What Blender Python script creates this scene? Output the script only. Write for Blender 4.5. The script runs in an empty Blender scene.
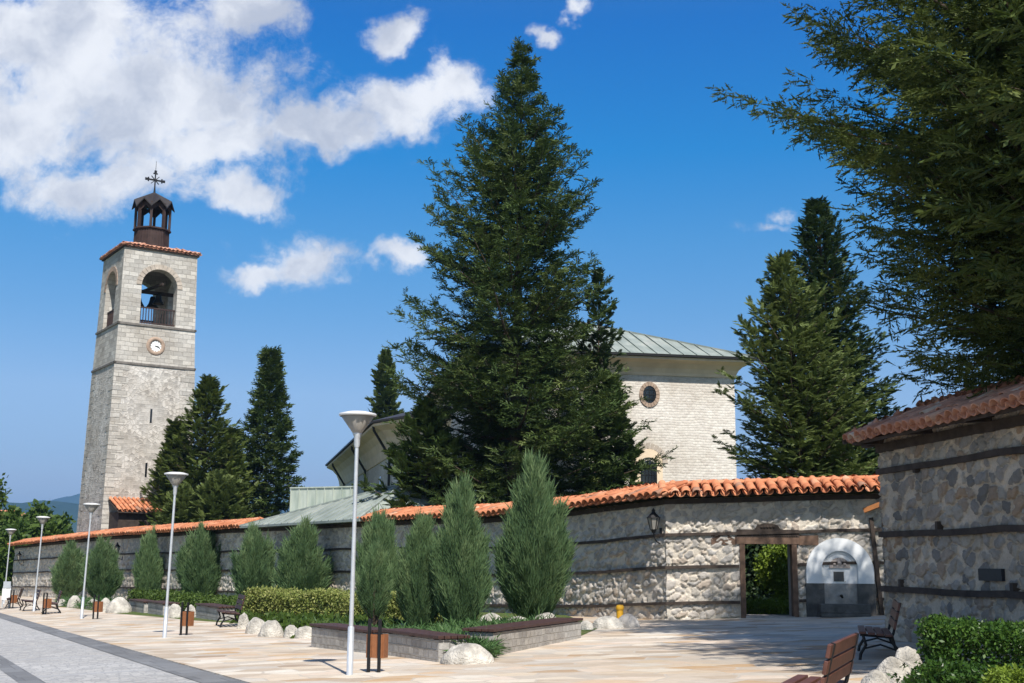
import bpy, bmesh, math, random
import numpy as np
from mathutils import Vector, Matrix

# ------------------------------------------------------------------ camera
W, H = 1024, 683
FPX, EYE = 1218.0, 1.65
PITCH, ROLL = math.atan(221 / FPX), 0.009
GA, GB = .033, .0025
SUN_AZ, SUN_EL = math.radians(163), math.radians(52)
scene = bpy.context.scene
col = scene.collection
_f = np.array([0, math.cos(PITCH), math.sin(PITCH)])
_u0 = np.array([0, -math.sin(PITCH), math.cos(PITCH)])
_r0 = np.array([1., 0, 0])
_r = math.cos(ROLL) * _r0 + math.sin(ROLL) * _u0
_u = -math.sin(ROLL) * _r0 + math.cos(ROLL) * _u0
cam_d = bpy.data.cameras.new('camera')
cam = bpy.data.objects.new('camera', cam_d)
col.objects.link(cam)
cam_d.sensor_width = 36
cam_d.lens = FPX / W * 36
cam_d.clip_end = 30000
cam_d.clip_start = .05
m = Matrix(((_r[0], _u[0], -_f[0], 0), (_r[1], _u[1], -_f[1], 0), (_r[2], _u[2], -_f[2], EYE), (0, 0, 0, 1)))
cam.matrix_world = m
scene.camera = cam


def ray(px, py):
    return _f + _r * (px - W / 2) / FPX + _u * (H / 2 - py) / FPX


def at(px, py, Y):
    """world point seen at that pixel at forward distance Y"""
    d = ray(px, py)
    return np.array([0, 0, EYE]) + d * (Y / d[1])


def gz(x, y):
    return GA * float(np.clip(x, -70, 40)) + GB * float(np.clip(y, 0, 120))


def G(px, py):
    """ground point seen at that pixel"""
    d = ray(px, py)
    t = EYE / (GA * d[0] + GB * d[1] - d[2])
    p = np.array([0, 0, EYE]) + d * t
    return np.array([p[0], p[1], gz(p[0], p[1])])


# ------------------------------------------------------------------ world, sun, exposure
scene.view_settings.view_transform = 'Standard'
scene.view_settings.look = 'None'
scene.view_settings.gamma = 1
scene.view_settings.use_curve_mapping = False
scene.view_settings.exposure = 0.5
scene.cycles.max_bounces = 6
scene.cycles.diffuse_bounces = 3
scene.cycles.transparent_max_bounces = 6
scene.cycles.use_denoising = True
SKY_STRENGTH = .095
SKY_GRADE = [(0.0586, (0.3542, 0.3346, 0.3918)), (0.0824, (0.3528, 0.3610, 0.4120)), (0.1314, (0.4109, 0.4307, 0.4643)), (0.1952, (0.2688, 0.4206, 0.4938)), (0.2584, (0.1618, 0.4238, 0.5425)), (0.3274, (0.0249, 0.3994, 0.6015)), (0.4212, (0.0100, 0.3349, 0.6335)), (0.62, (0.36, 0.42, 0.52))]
world = bpy.data.worlds.new('World')
scene.world = world
world.use_nodes = True
wn = world.node_tree
wn.nodes.clear()


def nd(nt, typ, ins=None, **props):
    n = nt.nodes.new(typ)
    for k, v in props.items():
        setattr(n, k, v)
    for k, v in (ins or {}).items():
        s = n.inputs[k]
        if isinstance(v, bpy.types.NodeSocket):
            nt.links.new(v, s)
        else:
            s.default_value = v
    return n


def mth(nt, op, a, b=None, c=None, clamp=False):
    n = nt.nodes.new('ShaderNodeMath')
    n.operation = op
    n.use_clamp = clamp
    for i, v in enumerate((a, b, c)):
        if v is None:
            continue
        if isinstance(v, bpy.types.NodeSocket):
            nt.links.new(v, n.inputs[i])
        else:
            n.inputs[i].default_value = v
    return n.outputs[0]


def ramp(nt, fac, stops, interp='LINEAR'):
    n = nt.nodes.new('ShaderNodeValToRGB')
    n.color_ramp.interpolation = interp
    el = n.color_ramp.elements
    while len(el) < len(stops):
        el.new(0.5)
    for e, (p, c) in zip(el, stops):
        e.position = p
        e.color = (*c, 1) if len(c) == 3 else c
    nt.links.new(fac, n.inputs[0])
    return n.outputs[0]


def mixc(nt, fac, a, b, blend='MIX'):
    n = nt.nodes.new('ShaderNodeMix')
    n.data_type = 'RGBA'
    n.blend_type = blend
    for s, v in ((n.inputs[0], fac), (n.inputs[6], a), (n.inputs[7], b)):
        if isinstance(v, bpy.types.NodeSocket):
            nt.links.new(v, s)
        elif isinstance(v, (int, float)):
            s.default_value = v
        else:
            s.default_value = (*v, 1)
    return n.outputs[2]


def make_world():
    nt = wn
    sky = nd(nt, 'ShaderNodeTexSky', sky_type='NISHITA', sun_disc=False, sun_elevation=SUN_EL, sun_rotation=SUN_AZ,
             altitude=1000, air_density=1.0, dust_density=.25, ozone_density=3.0)
    tc = nd(nt, 'ShaderNodeTexCoord')
    sep = nd(nt, 'ShaderNodeSeparateXYZ', {0: tc.outputs['Generated']})
    # clear mountain blue by height; unseen zenith toned paler to warm the shade
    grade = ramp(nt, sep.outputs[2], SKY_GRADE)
    # whiter sky towards the sun, warmed here out of view to lift the shade
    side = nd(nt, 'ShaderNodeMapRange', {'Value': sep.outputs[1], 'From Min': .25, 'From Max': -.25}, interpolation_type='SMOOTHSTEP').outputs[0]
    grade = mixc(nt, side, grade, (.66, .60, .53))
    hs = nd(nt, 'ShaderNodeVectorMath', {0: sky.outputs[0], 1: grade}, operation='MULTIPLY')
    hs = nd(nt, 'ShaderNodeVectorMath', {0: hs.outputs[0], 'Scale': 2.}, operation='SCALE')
    yy = mth(nt, 'MAXIMUM', sep.outputs[1], .05)
    a = mth(nt, 'DIVIDE', sep.outputs[0], yy)
    b = mth(nt, 'DIVIDE', sep.outputs[2], yy)
    P = nd(nt, 'ShaderNodeCombineXYZ', {0: a, 1: b}).outputs[0]
    # gentle warp of the cloud outlines
    w1 = nd(nt, 'ShaderNodeTexNoise', {'Vector': P, 'Scale': 11., 'Detail': 5., 'Roughness': .55})
    sub = nd(nt, 'ShaderNodeVectorMath', {0: w1.outputs['Color'], 1: (.5, .5, .5)}, operation='SUBTRACT')
    sc = nd(nt, 'ShaderNodeVectorMath', {0: sub.outputs[0], 'Scale': .10}, operation='SCALE')
    Q = nd(nt, 'ShaderNodeVectorMath', {0: P, 1: sc.outputs[0]}, operation='ADD').outputs[0]
    blobs = [(60, 40, 190, 100), (150, 95, 175, 85), (215, 140, 120, 50), (20, 120, 150, 70), (110, 178, 120, 42),
             (235, 188, 60, 26), (320, 120, 90, 34), (405, 100, 78, 46), (440, 85, 50, 36), (250, 20, 60, 40),
             (392, 30, 42, 28), (305, 253, 66, 40), (258, 264, 40, 17), (408, 248, 34, 20), (549, 30, 18, 11), (578, 14, 17, 10),
             (768, 213, 18, 9), (757, 224, 18, 6), (-120, 60, 150, 110)]
    field = None
    for cx, cy, rx, ry in blobs:
        d = ray(cx, cy)
        ca, cb = d[0] / d[1], d[2] / d[1]
        s1 = nd(nt, 'ShaderNodeVectorMath', {0: Q, 1: (ca, cb, 0)}, operation='SUBTRACT')
        s2 = nd(nt, 'ShaderNodeVectorMath', {0: s1.outputs[0], 1: (FPX / rx * .97, FPX / ry * .97, 0)}, operation='MULTIPLY')
        s3 = nd(nt, 'ShaderNodeVectorMath', {0: s2.outputs[0]}, operation='LENGTH')
        v = mth(nt, 'SUBTRACT', 1.0, s3.outputs['Value'])
        if rx < 30:
            v = mth(nt, 'MULTIPLY', v, .55 if cx < 700 else .33)
        field = v if field is None else mth(nt, 'SMOOTH_MAX', field, v, .18)
    n1 = nd(nt, 'ShaderNodeTexNoise', {'Vector': P, 'Scale': 17., 'Detail': 8., 'Roughness': .6})
    n2 = nd(nt, 'ShaderNodeTexNoise', {'Vector': P, 'Scale': 48., 'Detail': 7., 'Roughness': .6})
    v = mth(nt, 'ADD', field, mth(nt, 'MULTIPLY', mth(nt, 'SUBTRACT', n1.outputs[0], .5), 1.55))
    v = mth(nt, 'ADD', v, mth(nt, 'MULTIPLY', mth(nt, 'SUBTRACT', n2.outputs[0], .5), .55))
    n4 = nd(nt, 'ShaderNodeTexNoise', {'Vector': Q, 'Scale': 130., 'Detail': 5., 'Roughness': .65})
    v = mth(nt, 'ADD', v, mth(nt, 'MULTIPLY', mth(nt, 'SUBTRACT', n4.outputs[0], .5), .40))
    dens = nd(nt, 'ShaderNodeMapRange', {'Value': v, 'From Min': -.12, 'From Max': .70}, interpolation_type='SMOOTHERSTEP').outputs[0]
    dens = mth(nt, 'MULTIPLY', dens, .96)
    # cloud body: white tops, pale blue-grey thick middles
    n3 = nd(nt, 'ShaderNodeTexNoise', {'Vector': Q, 'Scale': 8., 'Detail': 7., 'Roughness': .55})
    shade = nd(nt, 'ShaderNodeMapRange', {'Value': mth(nt, 'ADD', n3.outputs[0], mth(nt, 'MULTIPLY', v, .06)), 'From Min': .42, 'From Max': .66}, interpolation_type='SMOOTHSTEP').outputs[0]
    K = 1 / SKY_STRENGTH
    cloud = mixc(nt, shade, (.71 * K, .72 * K, .74 * K), (.40 * K, .43 * K, .50 * K))
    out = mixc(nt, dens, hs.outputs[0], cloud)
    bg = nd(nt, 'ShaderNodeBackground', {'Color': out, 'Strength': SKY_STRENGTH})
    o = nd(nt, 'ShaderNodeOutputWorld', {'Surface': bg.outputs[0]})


make_world()
sun_d = bpy.data.lights.new('sun', 'SUN')
sun_d.energy = 5.0
sun_d.angle = math.radians(.53)
sun_d.color = (1, .95, .87)
sun = bpy.data.objects.new('sun', sun_d)
col.objects.link(sun)
sun_vec = Vector((math.sin(SUN_AZ) * math.cos(SUN_EL), math.cos(SUN_AZ) * math.cos(SUN_EL), math.sin(SUN_EL)))
sun.rotation_euler = sun_vec.to_track_quat('Z', 'Y').to_euler()
sun.location = (20, -30, 60)

# ------------------------------------------------------------------ helpers
rng = np.random.default_rng(7)
PI = math.pi


def tag(o, label=None, cat=None, group=None, kind=None):
    for k, v in (('label', label), ('category', cat), ('group', group), ('kind', kind)):
        if v:
            o[k] = v
    return o


def empty(name, loc, rz=0, label=None, cat=None, group=None):
    o = bpy.data.objects.new(name, None)
    o.empty_display_size = .2
    col.objects.link(o)
    o.location = [float(c) for c in loc]
    o.rotation_euler = (0, 0, rz)
    return tag(o, label, cat, group)


def copy_tree(o, parent=None):
    c = o.copy()
    col.objects.link(c)
    if parent:
        c.parent = parent
    for ch in list(o.children):
        copy_tree(ch, c)
    return c


def mesh_fast(name, V, F, mat, uv=None, attrs=None, smooth=False):
    """V (n,3), F (m,k) array of equal sized faces or list of arrays"""
    Fs = F if isinstance(F, list) else [F]
    Fs = [np.asarray(f, dtype=np.int32) for f in Fs if len(f)]
    me = bpy.data.meshes.new(name)
    V = np.asarray(V, dtype=np.float32)
    me.vertices.add(len(V))
    me.vertices.foreach_set('co', V.ravel())
    loops = np.concatenate([f.ravel() for f in Fs])
    tot = np.concatenate([np.full(len(f), f.shape[1], dtype=np.int32) for f in Fs])
    start = np.concatenate([[0], np.cumsum(tot)[:-1]]).astype(np.int32)
    me.loops.add(len(loops))
    me.loops.foreach_set('vertex_index', loops)
    me.polygons.add(len(tot))
    me.polygons.foreach_set('loop_start', start)
    me.polygons.foreach_set('loop_total', tot)
    me.polygons.foreach_set('use_smooth', np.full(len(tot), bool(smooth)))
    if uv is not None:
        l = me.uv_layers.new(name='UVMap')
        l.data.foreach_set('uv', np.asarray(uv, dtype=np.float32)[loops].ravel())
    for k, a in (attrs or {}).items():
        at_ = me.attributes.new(k, 'FLOAT', 'POINT')
        at_.data.foreach_set('value', np.asarray(a, dtype=np.float32))
    me.materials.append(mat)
    me.update(calc_edges=True)
    me.validate()
    return me


def link(name, me, parent=None, loc=(0, 0, 0), rz=0):
    o = bpy.data.objects.new(name, me)
    col.objects.link(o)
    if parent:
        o.parent = parent
    o.location = [float(c) for c in loc]
    o.rotation_euler = (0, 0, rz)
    return o


class MB:
    """collects shapes; build() links them as ONE mesh object"""

    def __init__(s):
        s.V, s.F, s.UV, s.T, s.S = [], [], [], [], []
        s.n = 0

    def add(s, V, F, uv=None, tint=0., smooth=False):
        V = np.asarray(V, dtype=float).reshape(-1, 3)
        s.V.append(V)
        s.F += [tuple(int(i) + s.n for i in f) for f in F]
        s.S += [smooth] * len(F)
        s.UV.append(np.asarray(uv, dtype=float).reshape(-1, 2) if uv is not None else np.stack([V[:, 0] + V[:, 1], V[:, 2]], 1))
        s.T.append(np.full(len(V), tint) if np.isscalar(tint) else np.asarray(tint))
        s.n += len(V)
        return s

    def box(s, c, size, rot=None, taper=1., tint=0.):
        x, y, z = [v / 2 for v in size]
        V = np.array([[i * x * (taper if k > 0 else 1), j * y * (taper if k > 0 else 1), k * z] for k in (-1, 1) for j in (-1, 1) for i in (-1, 1)])
        if rot is not None:
            V = V @ np.asarray(rot).T
        V = V + np.asarray(c, dtype=float)
        return s.add(V, [(0, 2, 3, 1), (4, 5, 7, 6), (0, 1, 5, 4), (2, 6, 7, 3), (0, 4, 6, 2), (1, 3, 7, 5)], tint=tint)

    def bar(s, p0, p1, w, h, up=(0, 0, 1), tint=0.):
        p0, p1 = np.asarray(p0, float), np.asarray(p1, float)
        d = p1 - p0
        L = np.linalg.norm(d)
        d = d / L
        a = np.cross(np.asarray(up, float), d)
        if np.linalg.norm(a) < 1e-6:
            a = np.cross((1., 0, 0), d)
        a /= np.linalg.norm(a)
        b = np.cross(d, a)
        R = np.stack([d, a, b], 1)
        return s.box((p0 + p1) / 2, (L, w, h), R, tint=tint)

    def tube(s, pts, radii, n=10, cap=True, smooth=True, tint=0.):
        pts = np.asarray(pts, float)
        if np.isscalar(radii):
            radii = [radii] * len(pts)
        V, F = [], []
        ref = None
        for i, p in enumerate(pts):
            d = pts[min(i + 1, len(pts) - 1)] - pts[max(i - 1, 0)]
            d = d / (np.linalg.norm(d) + 1e-12)
            if ref is None:
                ref = np.array([1., 0, 0]) if abs(d[0]) < .9 else np.array([0, 1., 0])
            a = ref - d * (ref @ d)
            a /= np.linalg.norm(a)
            ref = a
            b = np.cross(d, a)
            for k in range(n):
                t = 2 * PI * k / n
                V.append(p + radii[i] * (a * math.cos(t) + b * math.sin(t)))
        for i in range(len(pts) - 1):
            for k in range(n):
                F.append((i * n + k, i * n + (k + 1) % n, (i + 1) * n + (k + 1) % n, (i + 1) * n + k))
        s.add(V, F, smooth=smooth, tint=tint)
        if cap:
            m = len(pts) - 1
            s.add(V[:n], [tuple(range(n))[::-1]], tint=tint)
            s.add(V[m * n:], [tuple(range(n))], tint=tint)
        return s

    def lathe(s, prof, c=(0, 0, 0), n=20, smooth=True, rot=None):
        V, F = [], []
        for (r, z) in prof:
            for k in range(n):
                t = 2 * PI * k / n
                V.append((r * math.cos(t), r * math.sin(t), z))
        for i in range(len(prof) - 1):
            for k in range(n):
                F.append((i * n + k, i * n + (k + 1) % n, (i + 1) * n + (k + 1) % n, (i + 1) * n + k))
        V = np.array(V)
        if rot is not None:
            V = V @ np.asarray(rot).T
        return s.add(V + np.asarray(c, float), F, smooth=smooth)

    def prism(s, poly, d0, d1, M, o, tint=0.):
        """polygon (a,b) extruded along the third axis of the 3x3 frame M (columns a,b,n)"""
        M = np.asarray(M, float)
        k = len(poly)
        V = [np.asarray(o, float) + M @ np.array([a, b, d]) for d in (d0, d1) for a, b in poly]
        F = [tuple(range(k))[::-1], tuple(range(k, 2 * k))] + [(i, (i + 1) % k, k + (i + 1) % k, k + i) for i in range(k)]
        uv = [(a, b) for d in (d0, d1) for a, b in poly]
        return s.add(V, F, uv=uv, tint=tint)

    def build(s, name, mat, parent=None, off=None, smooth=None, bevel=0):
        V = np.concatenate(s.V)
        if off is not None:
            V = V - np.asarray(off, float)
        me = bpy.data.meshes.new(name)
        me.from_pydata(V.tolist(), [], s.F)
        me.polygons.foreach_set('use_smooth', [bool(v) for v in s.S] if smooth is None else [smooth] * len(s.F))
        li = np.zeros(len(me.loops), dtype=np.int32)
        me.loops.foreach_get('vertex_index', li)
        uvl = me.uv_layers.new(name='UVMap')
        uvl.data.foreach_set('uv', np.concatenate(s.UV)[li].astype(np.float32).ravel())
        a = me.attributes.new('tint', 'FLOAT', 'POINT')
        a.data.foreach_set('value', np.concatenate(s.T).astype(np.float32))
        me.materials.append(mat)
        bm = bmesh.new()
        bm.from_mesh(me)
        bmesh.ops.recalc_face_normals(bm, faces=bm.faces)
        bm.to_mesh(me)
        bm.free()
        o = link(name, me, parent)
        if bevel:
            b = o.modifiers.new('bevel', 'BEVEL')
            b.width = bevel
            b.segments = 2
            b.limit_method = 'ANGLE'
        return o


# ------------------------------------------------------------------ materials
def mat_base(name, rough=.8, spec=.3):
    m = bpy.data.materials.new(name)
    m.use_nodes = True
    nt = m.node_tree
    b = nt.nodes['Principled BSDF']
    b.inputs['Roughness'].default_value = rough
    b.inputs['Specular IOR Level'].default_value = spec
    return m, nt, b


def obj_co(nt):
    return nd(nt, 'ShaderNodeTexCoord').outputs['Object']


def uv_co(nt):
    return nd(nt, 'ShaderNodeTexCoord').outputs['UV']


def attr(nt, name):
    return nd(nt, 'ShaderNodeAttribute', attribute_name=name).outputs['Fac']


def noise(nt, co, scale, detail=4., rough=.55):
    return nd(nt, 'ShaderNodeTexNoise', {'Vector': co, 'Scale': scale, 'Detail': detail, 'Roughness': rough}).outputs[0]


def bump(nt, b, h, strength=.4, dist=.02):
    n = nd(nt, 'ShaderNodeBump', {'Height': h, 'Strength': strength, 'Distance': dist})
    nt.links.new(n.outputs[0], b.inputs['Normal'])


def simple(name, c, rough=.7, var=.25, scale=6., bstr=.15, bd=.01, metal=0., spec=.3):
    m, nt, b = mat_base(name, rough, spec)
    co = obj_co(nt)
    n = noise(nt, co, scale, 5)
    c2 = tuple(v * (1 - var) for v in c)
    c1 = tuple(min(1, v * (1 + var)) for v in c)
    nt.links.new(ramp(nt, n, [(.3, c2), (.7, c1)]), b.inputs['Base Color'])
    b.inputs['Metallic'].default_value = metal
    if bstr:
        bump(nt, b, noise(nt, co, scale * 6, 4), bstr, bd)
    return m


def foliage(name, dark, mid, light, trans=.25, rough=.55):
    m = bpy.data.materials.new(name)
    m.use_nodes = True
    nt = m.node_tree
    nt.nodes.clear()
    t = attr(nt, 'tint')
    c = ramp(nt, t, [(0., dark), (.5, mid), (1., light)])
    p = nd(nt, 'ShaderNodeBsdfPrincipled', {'Base Color': c, 'Roughness': rough, 'Specular IOR Level': .25})
    tr = nd(nt, 'ShaderNodeBsdfTranslucent', {'Color': c})
    mx = nd(nt, 'ShaderNodeMixShader', {0: trans, 1: p.outputs[0], 2: tr.outputs[0]})
    nd(nt, 'ShaderNodeOutputMaterial', {0: mx.outputs[0]})
    return m


def rubble_mat(name, mortar, cols, stain=.25):
    m, nt, b = mat_base(name, .9, .15)
    co = obj_co(nt)
    st, ti = attr(nt, 'stone'), attr(nt, 'tint')
    sc = ramp(nt, ti, [((i + .5) / len(cols), c) for i, c in enumerate(cols)])
    n1 = noise(nt, co, 9., 6, .6)
    n2 = noise(nt, co, 1.1, 5, .6)
    sc = mixc(nt, .55, sc, ramp(nt, n1, [(.3, (.35, .35, .35)), (.7, (.95, .95, .95))]), 'MULTIPLY')
    mo = mixc(nt, .5, mortar, ramp(nt, noise(nt, co, 25., 5, .65), [(.3, (.5, .49, .47)), (.7, (1., 1., 1.))]), 'MULTIPLY')
    st2 = nd(nt, 'ShaderNodeMapRange', {'Value': mth(nt, 'ADD', st, mth(nt, 'MULTIPLY', mth(nt, 'SUBTRACT', noise(nt, co, 14., 4, .6), .5), .9)), 'From Min': .30, 'From Max': .75}, interpolation_type='SMOOTHSTEP').outputs[0]
    c = mixc(nt, mth(nt, 'MULTIPLY', st2, .9), mo, sc)
    c = mixc(nt, stain, c, ramp(nt, n2, [(.35, (.35, .33, .3)), (.6, (1., 1., 1.))]), 'MULTIPLY')
    nt.links.new(c, b.inputs['Base Color'])
    bump(nt, b, mth(nt, 'ADD', noise(nt, co, 30., 6, .65), mth(nt, 'MULTIPLY', n1, .8)), .55, .025)
    return m


def masonry_mat(name, c1, c2, mortar, bw, bh, msz, warp=.06, red=None, patch=None, bstr=.6, off=.5, cells=None):
    """coursed stone on UVs in metres"""
    m, nt, b = mat_base(name, .9, .15)
    uv = uv_co(nt)
    w = nd(nt, 'ShaderNodeTexNoise', {'Vector': uv, 'Scale': 1.6, 'Detail': 4.})
    sv = nd(nt, 'ShaderNodeVectorMath', {0: w.outputs['Color'], 1: (.5, .5, .5)}, operation='SUBTRACT')
    sv = nd(nt, 'ShaderNodeVectorMath', {0: sv.outputs[0], 'Scale': warp * 2}, operation='SCALE')
    q = nd(nt, 'ShaderNodeVectorMath', {0: uv, 1: sv.outputs[0]}, operation='ADD').outputs[0]
    br = nd(nt, 'ShaderNodeTexBrick', {'Vector': q, 'Color1': (*c1, 1), 'Color2': (*c2, 1), 'Mortar': (*mortar, 1), 'Scale': 1., 'Mortar Size': msz,
                                       'Mortar Smooth': .5, 'Bias': 0., 'Brick Width': bw, 'Row Height': bh}, offset=off)
    c = br.outputs['Color']
    h = br.outputs['Fac']
    if cells:
        vo = nd(nt, 'ShaderNodeTexVoronoi', {'Vector': q, 'Scale': cells}, feature='F1')
        ve = nd(nt, 'ShaderNodeTexVoronoi', {'Vector': q, 'Scale': cells}, feature='DISTANCE_TO_EDGE')
        hue = nd(nt, 'ShaderNodeSeparateColor', {0: vo.outputs['Color']}).outputs[0]
        vc = ramp(nt, hue, [(.1, c2), (.5, c1), (.95, tuple(v * 1.12 for v in c1))])
        e = nd(nt, 'ShaderNodeMapRange', {'Value': ve.outputs['Distance'], 'From Min': .02, 'From Max': .11}).outputs[0]
        vc = mixc(nt, e, mortar, vc)
        k = nd(nt, 'ShaderNodeMapRange', {'Value': noise(nt, uv, .5, 3), 'From Min': .42, 'From Max': .5}).outputs[0]
        c = mixc(nt, k, c, vc)
        h = nd(nt, 'ShaderNodeMix', {0: k, 2: h, 3: mth(nt, 'SUBTRACT', 1., e)}).outputs[0]
    if red:
        v3 = nd(nt, 'ShaderNodeTexBrick', {'Vector': q, 'Color1': (0, 0, 0, 1), 'Color2': (1, 1, 1, 1), 'Mortar': (0, 0, 0, 1), 'Scale': 1., 'Mortar Size': .02,
                                           'Bias': -.82, 'Brick Width': bw * .45, 'Row Height': bh})
        k = mth(nt, 'MULTIPLY', v3.outputs['Color'], nd(nt, 'ShaderNodeMapRange', {'Value': noise(nt, uv, .7, 2), 'From Min': .45, 'From Max': .6}).outputs[0])
        c = mixc(nt, mth(nt, 'MULTIPLY', k, .8), c, red)
    n1 = noise(nt, uv, 6., 6, .65)
    c = mixc(nt, .5, c, ramp(nt, n1, [(.3, (.55, .54, .52)), (.7, (1., 1., 1.))]), 'MULTIPLY')
    n2 = noise(nt, uv, .35, 4, .6)
    c = mixc(nt, .6, c, ramp(nt, n2, [(.35, (.64, .59, .53)), (.6, (1., 1., 1.))]), 'MULTIPLY')
    nt.links.new(c, b.inputs['Base Color'])
    bump(nt, b, mth(nt, 'ADD', mth(nt, 'MULTIPLY', mth(nt, 'SUBTRACT', 1., h), 1.), mth(nt, 'MULTIPLY', n1, .7)), bstr, .05)
    return m


def paving_mat(name, ang, w, h, stops, joint, jw=.012, rough=.75, n_amt=.35, band=None):
    """coursed slabs, each course shifted and each slab with its own stone colour"""
    m, nt, b = mat_base(name, rough, .3)
    co = nd(nt, 'ShaderNodeNewGeometry').outputs['Position']
    mp = nd(nt, 'ShaderNodeMapping', {'Vector': co, 'Rotation': (0, 0, ang)}).outputs[0]
    sp = nd(nt, 'ShaderNodeSeparateXYZ', {0: mp})
    wz = nd(nt, 'ShaderNodeTexNoise', {'Vector': mp, 'Scale': 1.2, 'Detail': 2.}).outputs[0]
    yv = mth(nt, 'DIVIDE', mth(nt, 'ADD', sp.outputs[1], mth(nt, 'MULTIPLY', wz, .06)), h)
    row = mth(nt, 'FLOOR', yv)
    wn1 = nd(nt, 'ShaderNodeTexWhiteNoise', {'W': row}, noise_dimensions='1D').outputs[0]
    ww = mth(nt, 'MULTIPLY', w, mth(nt, 'ADD', .7, mth(nt, 'MULTIPLY', wn1, .8)))
    xv = mth(nt, 'ADD', mth(nt, 'DIVIDE', sp.outputs[0], ww), mth(nt, 'MULTIPLY', wn1, 37.))
    cx = mth(nt, 'FLOOR', xv)
    cid = nd(nt, 'ShaderNodeCombineXYZ', {0: cx, 1: row}).outputs[0]
    r = nd(nt, 'ShaderNodeTexWhiteNoise', {'Vector': cid}, noise_dimensions='2D').outputs[0]
    c = ramp(nt, r, stops)
    n1 = noise(nt, mp, 3.5, 6, .65)
    n2 = noise(nt, mp, .25, 4, .6)
    c = mixc(nt, n_amt, c, ramp(nt, n1, [(.3, (.6, .55, .5)), (.7, (1., 1., 1.))]), 'MULTIPLY')
    c = mixc(nt, .5, c, ramp(nt, n2, [(.35, (.72, .68, .63)), (.65, (1., 1., 1.))]), 'MULTIPLY')

    def edge(v, size):
        fr = mth(nt, 'FRACT', v)
        d = mth(nt, 'MULTIPLY', mth(nt, 'MINIMUM', fr, mth(nt, 'SUBTRACT', 1., fr)), size)
        return d
    dd = mth(nt, 'MINIMUM', edge(yv, h), edge(xv, w))
    e = nd(nt, 'ShaderNodeMapRange', {'Value': dd, 'From Min': jw * .5, 'From Max': jw * 1.4}).outputs[0]
    c = mixc(nt, e, joint, c)
    if band:
        period, bwid, bc = band
        k = edge(mth(nt, 'DIVIDE', sp.outputs[1], period), period)
        c = mixc(nt, nd(nt, 'ShaderNodeMapRange', {'Value': k, 'From Min': bwid, 'From Max': bwid + .02, 'To Min': 1., 'To Max': 0.}).outputs[0], c, mixc(nt, .4, bc, c, 'MULTIPLY'))
    nt.links.new(c, b.inputs['Base Color'])
    bump(nt, b, mth(nt, 'ADD', e, mth(nt, 'ADD', mth(nt, 'MULTIPLY', r, .5), mth(nt, 'MULTIPLY', n1, .8))), .35, .012)
    return m


def flag_mat(name, ang, scale, stops, joint, stretch=.62):
    """irregular stone flags, each with its own colour, in pale mortar joints"""
    m, nt, b = mat_base(name, .8, .25)
    co = nd(nt, 'ShaderNodeNewGeometry').outputs['Position']
    mp = nd(nt, 'ShaderNodeMapping', {'Vector': co, 'Rotation': (0, 0, ang), 'Scale': (stretch, 1, 0)}).outputs[0]
    wv = nd(nt, 'ShaderNodeTexNoise', {'Vector': mp, 'Scale': 3., 'Detail': 3.})
    sv = nd(nt, 'ShaderNodeVectorMath', {0: wv.outputs['Color'], 1: (.5, .5, .5)}, operation='SUBTRACT')
    sv = nd(nt, 'ShaderNodeVectorMath', {0: sv.outputs[0], 'Scale': .10}, operation='SCALE')
    q = nd(nt, 'ShaderNodeVectorMath', {0: mp, 1: sv.outputs[0]}, operation='ADD').outputs[0]
    v1 = nd(nt, 'ShaderNodeTexVoronoi', {'Vector': q, 'Scale': scale, 'Randomness': .85}, feature='F1', voronoi_dimensions='2D')
    v2 = nd(nt, 'ShaderNodeTexVoronoi', {'Vector': q, 'Scale': scale, 'Randomness': .85}, feature='DISTANCE_TO_EDGE', voronoi_dimensions='2D')
    r = nd(nt, 'ShaderNodeSeparateColor', {0: v1.outputs['Color']}).outputs[0]
    c = ramp(nt, r, stops)
    n1 = noise(nt, mp, 7., 7, .68)
    n2 = noise(nt, mp, .22, 5, .6)
    n3 = noise(nt, mp, 1.3, 5, .7)
    c = mixc(nt, .5, c, ramp(nt, n1, [(.3, (.62, .56, .50)), (.68, (1., 1., 1.))]), 'MULTIPLY')
    c = mixc(nt, .55, c, ramp(nt, n2, [(.35, (.70, .66, .60)), (.62, (1., 1., 1.))]), 'MULTIPLY')
    c = mixc(nt, .45, c, ramp(nt, n3, [(.62, (1., 1., 1.)), (.76, (.55, .50, .45))]), 'MULTIPLY')
    e = nd(nt, 'ShaderNodeMapRange', {'Value': v2.outputs['Distance'], 'From Min': .015, 'From Max': .045}).outputs[0]
    c = mixc(nt, e, joint, c)
    nt.links.new(c, b.inputs['Base Color'])
    bump(nt, b, mth(nt, 'ADD', e, mth(nt, 'ADD', mth(nt, 'MULTIPLY', r, .6), n1)), .4, .012)
    return m


LANE = math.atan2(.888, -.46)          # direction the street runs
MT = {}
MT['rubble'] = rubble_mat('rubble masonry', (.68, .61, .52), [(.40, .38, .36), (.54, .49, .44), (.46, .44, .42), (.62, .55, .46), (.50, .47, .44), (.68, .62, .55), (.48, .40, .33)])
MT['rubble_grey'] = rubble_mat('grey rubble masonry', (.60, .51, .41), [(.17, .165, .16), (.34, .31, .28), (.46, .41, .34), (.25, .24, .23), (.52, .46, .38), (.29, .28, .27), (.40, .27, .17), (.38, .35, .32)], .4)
MT['timber'] = simple('dark weathered timber', (.050, .037, .030), .85, .4, 5., .4, .01)
MT['gate_timber'] = simple('brown gate timber', (.13, .080, .055), .8, .35, 7., .5, .01)
MT['orange_timber'] = simple('varnished timber', (.42, .17, .06), .6, .2, 5., .2, .01)
MT['bench_wood'] = simple('red brown bench slats', (.105, .042, .030), .45, .3, 9., .2, .004, spec=.4)
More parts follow.
